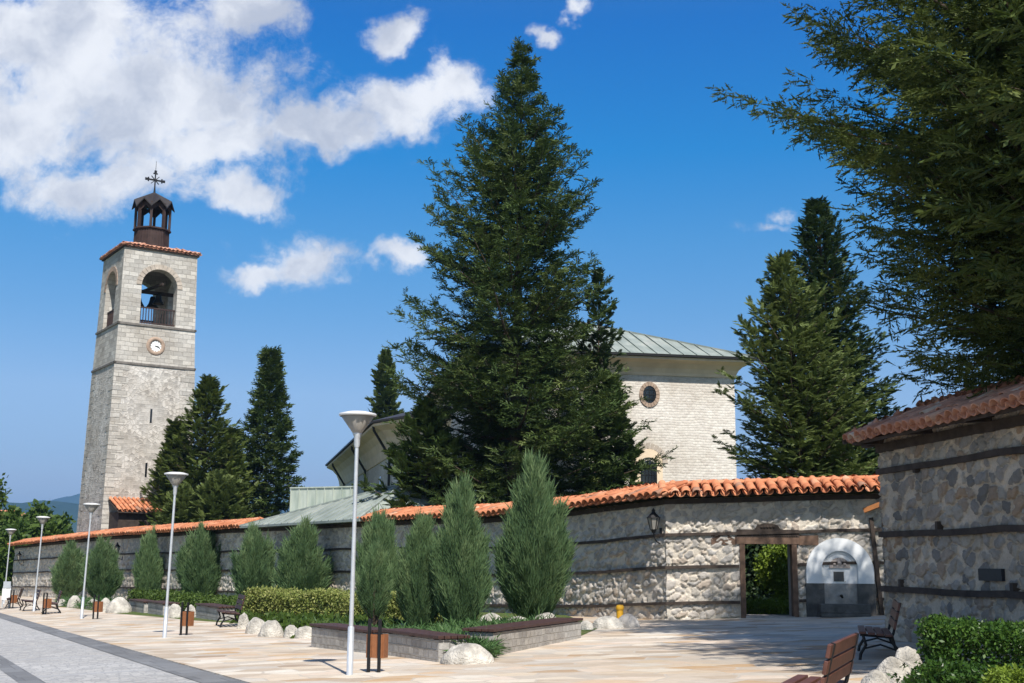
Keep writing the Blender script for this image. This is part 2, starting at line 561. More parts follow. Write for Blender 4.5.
MT['dark_wood'] = simple('dark brown slats', (.060, .030, .024), .55, .3, 9., .2, .004)
MT['bin_wood'] = simple('bin boards', (.24, .095, .040), .55, .25, 10., .2, .004)
MT['iron'] = simple('black iron', (.012, .012, .013), .5, .2, 20., .1, .003)
MT['pole'] = simple('grey painted pole', (.52, .54, .57), .35, .08, 8., 0, metal=.35)
MT['cap'] = simple('pale lamp cap', (.60, .60, .60), .4, .05, 8., 0)
MT['plaster'] = simple('white limewash', (.72, .73, .74), .85, .06, 2.5, .25, .01)
MT['cream'] = simple('cream plaster cornice', (.72, .58, .42), .85, .12, 1.2, .2, .02)
MT['frame_brown'] = simple('brown stone frame', (.34, .25, .19), .85, .2, 4., .3, .02)  # even brown for the clock frame, oval window frame and one belfry arch
MT['dark_stone'] = simple('dark wet stone', (.085, .083, .08), .7, .35, 5., .5, .02)
MT['grey_stone'] = simple('grey dressed stone', (.30, .285, .27), .85, .3, 4., .5, .02)
MT['boulder'] = simple('pale granite boulder', (.47, .44, .39), .85, .45, 4., 1., .05)
MT['boulder_dirty'] = simple('grey boulder', (.33, .31, .29), .85, .3, 4., .7, .03)
MT['glass'] = simple('dark window glass', (.010, .013, .018), .12, .2, 3., 0, spec=.6)
MT['white'] = simple('white dial', (.80, .80, .78), .5, .03, 3., 0)
MT['bronze'] = simple('dark bronze', (.05, .045, .035), .45, .3, 5., .1, metal=.8)
MT['bark'] = simple('bark', (.085, .062, .046), .95, .35, 6., .8, .03)
MT['soil'] = simple('dark soil', (.075, .058, .042), .95, .4, 3., .8, .03)
MT['yellow'] = simple('yellow paint', (.55, .30, .02), .5, .1, 5., .05)
MT['sign_white'] = simple('white sign board', (.70, .70, .70), .5, .05, 4., 0)
MT['string'] = simple('weathered string course', (.16, .145, .13), .85, .3, 4., .3, .02)
MT['plaque'] = simple('dark plaque', (.02, .022, .028), .4, .2, 8., .1)
MT['icon'] = simple('faded painted relief', (.42, .35, .31), .8, .4, 14., .4, .01)
MT['render'] = simple('pale rendered house wall', (.55, .48, .40), .9, .1, 1., .1)
MT['cupola_wood'] = simple('dark red brown boards', (.042, .025, .022), .7, .3, 3., .3, .02)
MT['cupola_roof'] = simple('dark sheet roof', (.035, .030, .030), .5, .2, 2., .1)


def make_special():
    # grass / rough ground
    m, nt, b = mat_base('rough grass ground', .95, .1)
    co = nd(nt, 'ShaderNodeNewGeometry').outputs['Position']
    n = noise(nt, co, .7, 8, .65)
    nt.links.new(ramp(nt, n, [(.3, (.035, .055, .018)), (.5, (.055, .085, .025)), (.7, (.10, .095, .055))]), b.inputs['Base Color'])
    bump(nt, b, noise(nt, co, 9., 6), .8, .08)
    MT['ground'] = m
    m, nt, b = mat_base('planted bed ground', .95, .1)
    co = nd(nt, 'ShaderNodeNewGeometry').outputs['Position']
    n = noise(nt, co, 2.2, 8, .7)
    nt.links.new(ramp(nt, n, [(.3, (.05, .085, .025)), (.5, (.09, .13, .035)), (.62, (.13, .13, .06)), (.75, (.16, .12, .08))]), b.inputs['Base Color'])
    bump(nt, b, noise(nt, co, 30., 6), 1., .05)
    MT['bed'] = m
    # tile
    m, nt, b = mat_base('terracotta tile', .8, .2)
    t = attr(nt, 'tint')
    co = obj_co(nt)
    c = ramp(nt, t, [(.0, (.38, .135, .070)), (.35, (.52, .195, .095)), (.7, (.60, .255, .135)), (.92, (.62, .34, .22)), (1., (.34, .19, .13))])
    c = mixc(nt, .45, c, ramp(nt, noise(nt, co, 5., 5, .6), [(.3, (.55, .5, .45)), (.65, (1., 1., 1.))]), 'MULTIPLY')
    nt.links.new(c, b.inputs['Base Color'])
    bump(nt, b, noise(nt, co, 40., 4), .3, .01)
    MT['tile'] = m
    m, nt, b = mat_base('old weathered tile', .85, .15)
    t = attr(nt, 'tint')
    co = obj_co(nt)
    c = ramp(nt, t, [(.0, (.40, .18, .12)), (.4, (.56, .28, .195)), (.75, (.66, .38, .27)), (1., (.60, .45, .35))])
    c = mixc(nt, .6, c, ramp(nt, noise(nt, co, 6., 6, .65), [(.32, (.38, .36, .33)), (.62, (1., 1., 1.))]), 'MULTIPLY')
    nt.links.new(c, b.inputs['Base Color'])
    bump(nt, b, noise(nt, co, 40., 4), .35, .01)
    MT['old_tile'] = m
    # verdigris sheet
    m, nt, b = mat_base('weathered green sheet roof', .6, .35)
    co = obj_co(nt)
    n = noise(nt, co, .9, 6, .6)
    c = ramp(nt, n, [(.3, (.21, .245, .225)), (.55, (.30, .335, .305)), (.75, (.40, .41, .375))])
    st = nd(nt, 'ShaderNodeMapping', {'Vector': uv_co(nt), 'Scale': (1.8, .25, 1)}).outputs[0]
    c = mixc(nt, .6, c, ramp(nt, noise(nt, st, 2., 5), [(.3, (.55, .56, .55)), (.65, (1., 1., 1.))]), 'MULTIPLY')
    nt.links.new(c, b.inputs['Base Color'])
    MT['verdigris'] = m
    m, nt, b = mat_base('frosted lamp cone', .4, .4)
    b.inputs['Base Color'].default_value = (.50, .47, .42, 1)
    b.inputs['Transmission Weight'].default_value = .55
    MT['lamp_glass'] = m
    # tower / church stone
    MT['tower'] = masonry_mat('tower stone', (.61, .58, .54), (.40, .38, .355), (.54, .51, .47), .50, .26, .022, .08, cells=4.2, bstr=.4)
    MT['tower_up'] = masonry_mat('tower dressed stone', (.63, .60, .55), (.41, .39, .36), (.36, .34, .31), .58, .29, .018, .07, bstr=.5)
    MT['church'] = masonry_mat('pale church stone', (.80, .76, .70), (.66, .61, .56), (.74, .70, .64), .24, .12, .020, .07, red=(.36, .20, .15), bstr=.45)
    MT['sett'] = masonry_mat('granite setts', (.52, .50, .47), (.38, .365, .35), (.44, .42, .39), .20, .13, .014, .03, bstr=.8)
    MT['plaza'] = flag_mat('cream flagstones', -(LANE - PI / 2), 2.5,
                           [(.0, (.44, .36, .28)), (.18, (.58, .50, .41)), (.36, (.50, .46, .41)), (.52, (.70, .65, .57)), (.66, (.60, .50, .38)), (.80, (.66, .57, .49)), (.92, (.54, .38, .23)), (1., (.38, .30, .23))], (.44, .39, .33))
    MT['road'] = paving_mat('grey granite setts', -(LANE - PI / 2), .17, .11,
                            [(.0, (.32, .32, .325)), (.5, (.42, .415, .41)), (1., (.52, .51, .50))], (.27, .27, .27), .012, .8, .3, band=(4.2, .10, (.45, .45, .46)))
    MT['band'] = paving_mat('dark granite strip', -(LANE - PI / 2), .5, .6,
                            [(.0, (.15, .155, .165)), (1., (.21, .215, .225))], (.12, .12, .125), .01, .8, .3)


make_special()
MT['fir'] = foliage('dark fir needles', (0.020, 0.040, 0.013), (0.055, 0.090, 0.022), (0.119, 0.150, 0.043), .2)
MT['spruce'] = foliage('spruce needles', (.020, .036, .010), (.060, .090, .020), (.150, .180, .042), .25)
MT['thuja'] = foliage('thuja sprays', (0.027, 0.045, 0.010), (0.075, 0.106, 0.022), (0.144, 0.169, 0.037), .25)
MT['cypress'] = foliage('dark cypress sprays', (0.015, 0.030, 0.011), (0.035, 0.062, 0.020), (0.069, 0.100, 0.033), .18)
MT['olive_leaf'] = foliage('olive green sprays', (0.054, 0.078, 0.022), (0.124, 0.163, 0.046), (0.209, 0.248, 0.078), .28)
MT['juniper'] = foliage('blue green juniper', (.045, .088, .040), (.100, .168, .070), (.185, .255, .115), .20)
MT['hedge'] = foliage('glossy hedge leaves', (.020, .050, .010), (.050, .110, .018), (.110, .190, .035), .28, .35)
MT['box'] = foliage('box leaves', (.040, .075, .012), (.075, .120, .022), (.120, .170, .035), .25)
MT['variegated'] = foliage('yellow edged leaves', (.10, .15, .03), (.24, .27, .07), (.50, .48, .20), .28)
MT['lime'] = foliage('lime leaves', (.09, .14, .015), (.15, .22, .025), (.22, .29, .04), .3)
MT['cover'] = foliage('creeping juniper', (.035, .085, .025), (.065, .130, .040), (.110, .180, .060), .22)
MT['broad'] = foliage('broad leaves', (.035, .070, .012), (.080, .130, .022), (.140, .200, .040), .3)


# ------------------------------------------------------------------ foliage kit
def spray(n=7, L=.42, w=.12, ang=48, droop=.12, tip=1.0):
    """a flat twig along +X with diamond shaped twiglets in pairs, unit length"""
    V, F = [], []

    def dia(p, d, l, wd, nrm):
        d = np.asarray(d, float)
        d /= np.linalg.norm(d)
        s = np.cross(nrm, d)
        k = len(V)
        V.extend([p, p + d * l * .45 + s * wd, p + d * l, p + d * l * .45 - s * wd])
        F.append((k, k + 1, k + 2, k + 3))
    z = np.array([0, 0, 1.])
    for i in range(n):
        x = .08 + .78 * i / n
        p = np.array([x, 0, -droop * x * x])
        l = L * (1.05 - .55 * i / n)
        for s in (-1, 1):
            a = math.radians(ang - 8 * i / n)
            dia(p, (math.cos(a), s * math.sin(a), -.25 + .12 * ((i + (s > 0)) % 3)), l, w * .5, np.array([.15, s * .35, 1.]) / 1.07)
    dia(np.array([0, 0, 0.]), (1, 0, -droop), tip, w * .55, z)
    dia(np.array([.1, 0, 0.]), (1, 0, -droop), tip * .9, w * .55, np.array([0, 1., 0]))
    return np.array(V), np.array(F)


def twig(seed=1, n=7, w=.10, L=(.30, .60), ang=(32, 66), lift=.35):
    """a forked conifer shoot along +X: side shoots alternate and differ"""
    r = np.random.default_rng(seed)
    V, F = [], []

    def dia(p, d, l, wd, nrm):
        d = np.asarray(d, float)
        d /= np.linalg.norm(d)
        s = np.cross(nrm, d)
        s /= np.linalg.norm(s) + 1e-9
        k = len(V)
        V.extend([p - s * wd * .35, p + d * l * .6 - s * wd * .5, p + d * l, p + d * l * .6 + s * wd * .5, p + s * wd * .35])
        F.append((k, k + 1, k + 2, k + 3))
        F.append((k, k + 3, k + 4, k + 4))
    z = np.array([0, 0, 1.])
    for nrm in (z, np.array([0, 1., 0])):
        dia(np.zeros(3), (1, r.normal() * .06, -.08), 1., w, nrm)
    for i in range(n):
        x = .10 + .68 * (i + r.random() * .6) / n
        a = math.radians(r.uniform(*ang)) * (1 if i % 2 else -1)
        d = (math.cos(a), math.sin(a), r.normal() * lift)
        dia(np.array([x, 0, -.05 * x]), d, r.uniform(*L) * (1.15 - .6 * x), w, z + r.normal(size=3) * .5)
    F = [f for f in F if len(set(f)) == 4]
    return np.array(V), np.array(F)


def plume(n=6, L=.5, w=.05, open_=.35):
    """an upright feathery shoot along +X"""
    V, F = [], []
    r = np.random.default_rng(3)
    for i in range(n):
        t = 2.4 * i
        d = np.array([1, open_ * math.cos(t), open_ * math.sin(t)])
        d /= np.linalg.norm(d)
        x0 = .55 * i / n
        p = np.array([x0, 0, 0])
        s = np.cross(d, (0.3 * math.sin(t * 3), math.sin(t), -math.cos(t)))
        s /= np.linalg.norm(s)
        l = L * (1. - .4 * i / n) + (.2 if i == n - 1 else 0)
        k = len(V)
        V.extend([p, p + d * l * .4 + s * w * .5, p + d * l, p + d * l * .4 - s * w * .5])
        F.append((k, k + 1, k + 2, k + 3))
    return np.array(V), np.array(F)


def leaf_clump(n=6, L=.6, w=.34, seed=1):
    V, F = [], []
    r = np.random.default_rng(seed)
    for i in range(n):
        d = r.normal(size=3)
        d /= np.linalg.norm(d)
        s = np.cross(d, r.normal(size=3))
        s /= np.linalg.norm(s)
        p = r.normal(size=3) * .22
        k = len(V)
        V.extend([p, p + d * L * .5 + s * w * .5, p + d * L, p + d * L * .5 - s * w * .5])
        F.append((k, k + 1, k + 2, k + 3))
    return np.array(V), np.array(F)


def frames(dirs, ups):
    """(k,3) directions and up hints -> (k,3,3) with columns dir, side, up"""
    d = dirs / (np.linalg.norm(dirs, axis=1, keepdims=True) + 1e-9)
    s = np.cross(ups, d)
    s /= (np.linalg.norm(s, axis=1, keepdims=True) + 1e-9)
    u = np.cross(d, s)
    return np.stack([d, s, u], 2)


def scatter(name, proto, pos, R, scale, tint, mat, parent=None, loc=(0, 0, 0)):
    pv, pf = proto
    k, n = len(pos), len(pv)
    V = np.einsum('kij,nj->kni', R * np.asarray(scale).reshape(-1, 1, 1), pv) + np.asarray(pos)[:, None, :]
    F = pf[None, :, :] + (np.arange(k) * n)[:, None, None]
    T = np.repeat(np.clip(tint, 0, 1), n)
    me = mesh_fast(name, V.reshape(-1, 3), F.reshape(-1, pf.shape[1]), mat, attrs={'tint': T})
    return link(name, me, parent, loc)


def conifer(name, loc, Ht, prof, mat, label, seed=0, nb=260, h0=.08, proto=None, size=.7, step=.42, elev=(-.15, .75), curve=.10, hang=0., lean=(0, 0),
            trunk_r=.25, cat='tree', group=None, jit=.28, gap=.0, fill=0.15, whorl=0, tint_mu=.42, side=(25, 70), bias=None, curtain=None, sub=0., node=.34, rough=.12):
    """prof: [(height fraction, radius m)]"""
    r = np.random.default_rng(seed)
    root = empty(name, loc, 0, label, cat, group)
    hs, rs = zip(*prof)
    P, D, U, S, T = [], [], [], [], []
    C = []
    limbs = MB()
    tz = np.linspace(0, Ht * .98, 9)
    limbs.tube([(lean[0] * z / Ht, lean[1] * z / Ht, z - .2) for z in tz], [max(.025, trunk_r * (1 - z / Ht)) for z in tz], 8, cap=False)
    for i in range(nb):
        t = h0 + (1 - h0) * ((i + r.random()) / nb) ** 1.08
        if whorl:
            t = h0 + (1 - h0) * (round((t - h0) / (1 - h0) * whorl) + r.normal() * .10) / whorl
        t = min(max(t, h0 * .9), .985)
        if r.random() < gap:
            continue
        phi = i * 2.39996 + r.normal() * .35
        L = np.interp(t, hs, rs) * (1 + jit * r.normal() - .05)
        if bias is not None:
            L *= bias(phi, t)
        L = max(L, .22)
        e = elev[0] + (elev[1] - elev[0]) * t ** 1.3 + r.normal() * .1
        base = np.array([lean[0] * t, lean[1] * t, t * Ht])
        ch, sh = math.cos(phi), math.sin(phi)
        n = max(3, int(L / step * (1.3 if L < 2 else 1.)))
        bt = np.clip(r.normal(tint_mu, .10), 0, 1)

        def pt(s):
            return base + np.array([ch * L * s * math.cos(e), sh * L * s * math.cos(e), L * (math.sin(e) * s + curve * (s * s * 1.6 - s))])
        if L > .8:
            limbs.tube([pt(0), pt(.45), pt(.85)], [.012 + .016 * L * .8, .010 + .008 * L, .008], 4, cap=False)
        if sub:
            m = max(3, int(L / node))
            n = 0
            for j in range(m):
                s0 = .12 + .88 * (j + r.random()) / m
                p = pt(s0)
                tg = pt(min(1, s0 + .05)) - pt(max(0, s0 - .05))
                tg /= np.linalg.norm(tg) + 1e-9
                sv = np.cross((0, 0, 1.), tg)
                sv /= np.linalg.norm(sv) + 1e-9
                for sg in (-1, 1):
                    bl = (sub * L * (1.08 - s0) * r.uniform(.55, 1.1) + .22) * min(1., .35 + 2.2 * s0)
                    a = math.radians(r.uniform(38, 66)) * sg
                    d = tg * math.cos(a) + sv * math.sin(a) + np.array([0, 0, r.normal() * rough - hang * .35])
                    d /= np.linalg.norm(d)
                    d2 = np.cross((0, 0, 1.), d)
                    kk = max(1, int(bl / step + .5))
                    bt2 = bt + r.normal() * .08
                    for q in range(kk):
                        w = (q + r.random()) / kk
                        P.append(p + d * bl * w * .9 + np.array([0, 0, -hang * .25 * bl * w * w]))
                        sd_ = 1 if (q % 2) else -1
                        D.append(d + d2 * sd_ * r.uniform(.15, .75) + np.array([0, 0, r.normal() * .2 - hang * .5 * r.random()]))
                        U.append((r.normal() * .4, r.normal() * .4, 1.))
                        S.append(size * r.uniform(.65, 1.15))
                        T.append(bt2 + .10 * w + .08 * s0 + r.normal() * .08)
                        if curtain and r.random() < curtain[0]:
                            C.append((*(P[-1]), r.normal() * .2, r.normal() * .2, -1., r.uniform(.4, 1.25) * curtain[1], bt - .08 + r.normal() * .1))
        for j in range(n):
            s0 = (j + r.random()) / n
            if s0 < fill and r.random() > .35:
                continue
            p = pt(s0)
            tg = pt(min(1, s0 + .05)) - pt(max(0, s0 - .05))
            tg /= np.linalg.norm(tg) + 1e-9
            sideV = np.cross((0, 0, 1.), tg)
            sideV /= np.linalg.norm(sideV) + 1e-9
            if curtain and s0 > .2 and r.random() < curtain[0]:
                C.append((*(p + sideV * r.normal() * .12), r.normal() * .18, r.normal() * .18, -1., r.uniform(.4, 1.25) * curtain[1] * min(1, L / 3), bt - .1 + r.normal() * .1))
            for sg in (-1, 1):
                a = math.radians(r.uniform(*side)) * sg
                d = tg * math.cos(a) + sideV * math.sin(a) + np.array([0, 0, r.normal() * .22 - hang * r.random()])
                P.append(p)
                D.append(d)
                U.append((r.normal() * .35, r.normal() * .35, 1.))
                S.append(size * r.uniform(.65, 1.15) * (1.1 - .35 * s0) * min(1, .45 + L / 2.5))
                T.append(bt + r.normal() * .11)
        tg = pt(1) - pt(.9)
        tg /= np.linalg.norm(tg)
        for q in range(4):
            P.append(pt(.78 + .06 * q))
            D.append(tg + r.normal(size=3) * .32)
            U.append((r.normal() * .5, r.normal() * .5, 1.))
            S.append(size * .85 * min(1, .5 + L / 2.5))
            T.append(bt + .08)
    for k in range(10):
        P.append((lean[0], lean[1], Ht * (1 - .008 * k)))
        D.append((r.normal() * .25, r.normal() * .25, 1))
        U.append((1, r.normal(), 0))
        S.append(size * .55)
        T.append(.5)
    P, D, U = np.array(P), np.array(D), np.array(U)
    scatter('crown', proto or spray(), P, frames(D, U), np.array(S), np.array(T), mat, root)
    limbs.build('trunk', MT['bark'], root)
    if C:
        C = np.array(C)
        scatter('hanging_twigs', curtain[2], C[:, :3], frames(C[:, 3:6], r.normal(size=(len(C), 3))), C[:, 6], C[:, 7], mat, root)
    return root


def juniper_mesh(seed, Ht=2.6, R=.75, n=3400, open_=False):
    r = np.random.default_rng(seed)
    t = r.random(n) ** .9
    prof = np.interp(t, [0, .08, .25, .45, .7, .88, 1], [.35, .68, .98, .95, .62, .28, .03]) * R
    ph = r.random(n) * 2 * PI
    lump = 1 + .10 * np.sin(ph * 3 + seed) * np.sin(t * 7 + seed * 2) + .12 * np.sin(ph * 5 + t * 11) + .07 * np.sin(ph * 9 - t * 19)
    rad = prof * lump * (1 - .55 * r.random(n) ** 2.4) * (1 + .16 * (r.random(n) > .93))
    P = np.stack([np.cos(ph) * rad, np.sin(ph) * rad, .05 + t * (Ht - .48)], 1)
    o = .42 * (1 - t) + .10
    D = np.stack([np.cos(ph) * o + r.normal(size=n) * .13, np.sin(ph) * o + r.normal(size=n) * .13, np.ones(n)], 1)
    # half of the shoots gather in pointed tufts that break the outline
    nc = 70
    ct, cp = r.random(nc) ** .9, r.random(nc) * 2 * PI
    cr = np.interp(ct, [0, .08, .25, .45, .7, .88, 1], [.35, .68, .98, .95, .62, .28, .03]) * R * r.uniform(.75, 1.0, nc)
    co_ = .50 * (1 - ct) + .14
    cl = r.uniform(.35, .80, nc)
    ci = r.integers(0, nc, n)
    u = r.random(n)
    ax = np.stack([np.cos(cp) * co_, np.sin(cp) * co_, np.ones(nc)], 1)
    Q = np.stack([np.cos(cp) * cr, np.sin(cp) * cr, .05 + ct * (Ht - .75)], 1)[ci] + ax[ci] * (u * cl[ci])[:, None] + r.normal(size=(n, 3)) * (.11 * (1.05 - u))[:, None]
    tuft = r.random(n) < .5
    P = np.where(tuft[:, None], Q, P)
    D = np.where(tuft[:, None], ax[ci] + r.normal(size=(n, 3)) * .16, D)
    ctint = r.normal(0, .13, nc)
    U = r.normal(size=(n, 3))
    S = r.uniform(.30, .58, n)
    q = np.quantile(np.hypot(P[:, 0], P[:, 1]), .985)
    P[:, :2] *= R * .90 / q
    P[:, 2] *= (Ht - .30) / np.quantile(P[:, 2], .998)
    T = np.clip(r.normal(.45, .17, n) + np.where(tuft, ctint[ci] + .14 * u, .10 * np.sin(ph * 4 + t * 9) - .05), 0, 1)
    pv, pf = plume(8, .55, .046, .34)
    k = len(P)
    V = np.einsum('kij,nj->kni', frames(D, U) * S.reshape(-1, 1, 1), pv) + P[:, None, :]
    F = pf[None] + (np.arange(k) * len(pv))[:, None, None]
    return mesh_fast('juniper_crown', V.reshape(-1, 3), F.reshape(-1, 4), MT['juniper'], attrs={'tint': np.repeat(T, len(pv))})


def hedge(name, poly, z0, Ht, mat, label, n, size, seed, cat='hedge', proto=None, jag=.06, tint=(.45, .2), topdome=0.):
    """clipped hedge filling a quad footprint (4 ground points)"""
    r = np.random.default_rng(seed)
    poly = np.array([p[:2] for p in poly])
    c = poly.mean(0)
    root = empty(name, (c[0], c[1], z0), 0, label, cat)
    a, b = r.random(n), r.random(n)
    f = r.random(n)
    sel = r.integers(0, 6, n)
    a = np.where(sel == 0, r.random(n) * .06, np.where(sel == 1, 1 - r.random(n) * .06, a))
    b = np.where(sel == 2, r.random(n) * .10, np.where(sel == 3, 1 - r.random(n) * .10, b))
    f = np.where(sel >= 4, 1 - r.random(n) ** 2 * .16, f)
    xy = ((1 - a) * (1 - b))[:, None] * poly[0] + (a * (1 - b))[:, None] * poly[1] + (a * b)[:, None] * poly[2] + ((1 - a) * b)[:, None] * poly[3]
    edge = np.minimum(np.minimum(a, 1 - a) * 8, np.minimum(b, 1 - b) * 5).clip(0, 1)
    wav = 1 + .05 * np.sin(xy[:, 0] * 3.1 + seed) + .04 * np.sin(xy[:, 1] * 4.3 + xy[:, 0] * 2.)
    z = f * Ht * wav * (1 - topdome * (1 - edge)) + r.normal(size=n) * jag * .4
    P = np.stack([xy[:, 0] - c[0] + r.normal(size=n) * jag, xy[:, 1] - c[1] + r.normal(size=n) * jag, np.maximum(z, .03)], 1)
    D = r.normal(size=(n, 3)) + np.array([0, 0, .5])
    scatter('foliage', proto or leaf_clump(5, .8, .42), P, frames(D, r.normal(size=(n, 3))), size * r.uniform(.6, 1.25, n), r.normal(tint[0], tint[1], n), mat, root)
    st = MB()
    for k in range(14):
        q = poly.T @ r.dirichlet((1, 1, 1, 1))
        st.tube([(q[0] - c[0], q[1] - c[1], -.05), (q[0] - c[0] + r.normal() * .08, q[1] - c[1] + r.normal() * .08, Ht * .75)], [.018, .007], 5, cap=False)
    st.build('stem', MT['bark'], root)
    return root


def broadleaf(name, loc, Ht, R, mat, label, seed, n=2600, size=.5, cat='tree', group=None, z_c=.62, squash=.9, trunk_r=.18, lobes=9, tint_mu=.45):
    r = np.random.default_rng(seed)
    root = empty(name, loc, 0, label, cat, group)
    cz = Ht * z_c
    rz = (Ht - cz)
    L = []
    for k in range(lobes):
        d = r.normal(size=3)
        d /= np.linalg.norm(d)
        q = r.uniform(.45, .8)
        L.append((np.array([d[0] * R * q, d[1] * R * q, cz + d[2] * rz * q]), r.uniform(.28, .5), np.clip(r.normal(tint_mu, .12), 0, 1)))
    L.append((np.array([0, 0, cz]), .62, tint_mu))
    P, T = [], []
    for c, q, tt in L:
        k = int(n * q * q / sum(l[1] ** 2 for l in L))
        d = r.normal(size=(k, 3))
        d /= np.linalg.norm(d, axis=1, keepdims=True)
        rr = (.35 + .65 * r.random(k) ** .45)[:, None] * (1 + .25 * r.normal(size=(k, 1)) * .5)
        P.append(c + d * rr * np.array([R * q, R * q, rz * q * squash * 1.2]))
        T.append(tt + r.normal(size=k) * .13)
    P, T = np.concatenate(P), np.concatenate(T)
    keep = P[:, 2] > .15
    P, T = P[keep], T[keep]
    k = len(P)
    scatter('crown', leaf_clump(6, .62, .34), P, frames(r.normal(size=(k, 3)), r.normal(size=(k, 3))), size * r.uniform(.6, 1.25, k), T, mat, root)
    tb = MB()
    tb.tube([(0, 0, -.3), (.05, 0, cz * .5), (0, .05, cz)], [trunk_r, trunk_r * .75, trunk_r * .45], 8, cap=False)
    for c, q, tt in L[:-1]:
        tb.tube([(0, 0, cz * .55), c * .5 + np.array([0, 0, cz * .4]), c], [trunk_r * .5, trunk_r * .3, .03], 5, cap=False)
    tb.build('trunk', MT['bark'], root)
    return root


# ------------------------------------------------------------------ wall kit
class Path:
    """a line on the ground, left to right as seen from the street; normals look at the street"""

    def __init__(s, pts, n0=None, n1=None, level=None, lift=None):
        s.lift = lift
        s.p = np.array(pts, float)
        d = np.diff(s.p, axis=0)
        l = np.linalg.norm(d, axis=1)
        s.s = np.concatenate([[0], np.cumsum(l)])
        s.L = s.s[-1]
        t = d / l[:, None]
        nn = np.stack([t[:, 1], -t[:, 0]], 1)
        vn = np.concatenate([nn[:1], (nn[1:] + nn[:-1]), nn[-1:]])
        vn /= np.linalg.norm(vn, axis=1, keepdims=True)
        s.seg_n = nn
        s.vn = vn
        s.n0, s.n1, s.level = n0, n1, level

    def pos(s, q):
        q = np.atleast_1d(q)
        return np.stack([np.interp(q, s.s, s.p[:, 0]), np.interp(q, s.s, s.p[:, 1])], 1)

    def nrm(s, q):
        q = np.atleast_1d(q)
        i = np.clip(np.searchsorted(s.s, q, side='right') - 1, 0, len(s.seg_n) - 1)
        n = s.seg_n[i].copy()
        for k in range(len(s.p)):           # round the bends off over 30 cm
            tgt = s.vn[k]
            if k == 0:
                if s.n0 is None:
                    continue
                tgt = np.array(s.n0)
            if k == len(s.p) - 1:
                if s.n1 is None:
                    continue
                tgt = np.array(s.n1)
            w = np.clip(1 - np.abs(q - s.s[k]) / .3, 0, 1)[:, None]
            n = n * (1 - w) + tgt * w
        return n / np.linalg.norm(n, axis=1, keepdims=True)

    def base(s, q):
        if s.level is not None:
            return np.full(len(np.atleast_1d(q)), s.level)
        P = s.pos(q)
        b = np.array([gz(x, y) for x, y in P])
        return b + np.interp(np.atleast_1d(q), s.s, s.lift) if s.lift is not None else b


def hash2(i, j, k):
    v = np.sin(i * 127.1 + j * 311.7 + k * 74.7) * 43758.5453
    return v - np.floor(v)


def stone_field(S, T, cw, ch, seed):
    i0, j0 = np.floor(S / cw), np.floor(T / ch)
    F1 = np.full(S.shape, 9.)
    F2 = np.full(S.shape, 9.)
    idx = np.zeros(S.shape)
    idx2 = np.zeros(S.shape)
    for dj in (-1, 0, 1):
        for di in (-2, -1, 0, 1, 2):
            j = j0 + dj
            i = i0 + di
            a, b = hash2(i, j, seed), hash2(i, j, seed + 11)
            cx = (i + .5 + .35 * (j % 2) + .75 * (a - .5)) * cw
            cy = (j + .5 + .6 * (b - .5)) * ch
            g = .8 + .5 * hash2(i, j, seed + 5)
            rot = (hash2(i, j, seed + 8) - .5) * 1.2
            dx, dy = (S - cx) / cw, (T - cy) / ch
            dx, dy = dx * np.cos(rot) + dy * np.sin(rot), -dx * np.sin(rot) + dy * np.cos(rot)
            d = (np.abs(dx * g) ** 2.4 + np.abs(dy) ** 2.4) ** (1 / 2.4)
            new = d < F1
            F2 = np.where(new, F1, np.minimum(F2, d))
            idx = np.where(new, hash2(i, j, seed + 3), idx)
            idx2 = np.where(new, hash2(i, j, seed + 4), idx2)
            F1 = np.where(new, d, F1)
    return F1, F2, idx, idx2


def sstep(a, b, x):
    t = np.clip((x - a) / (b - a), 0, 1)
    return t * t * (3 - 2 * t)


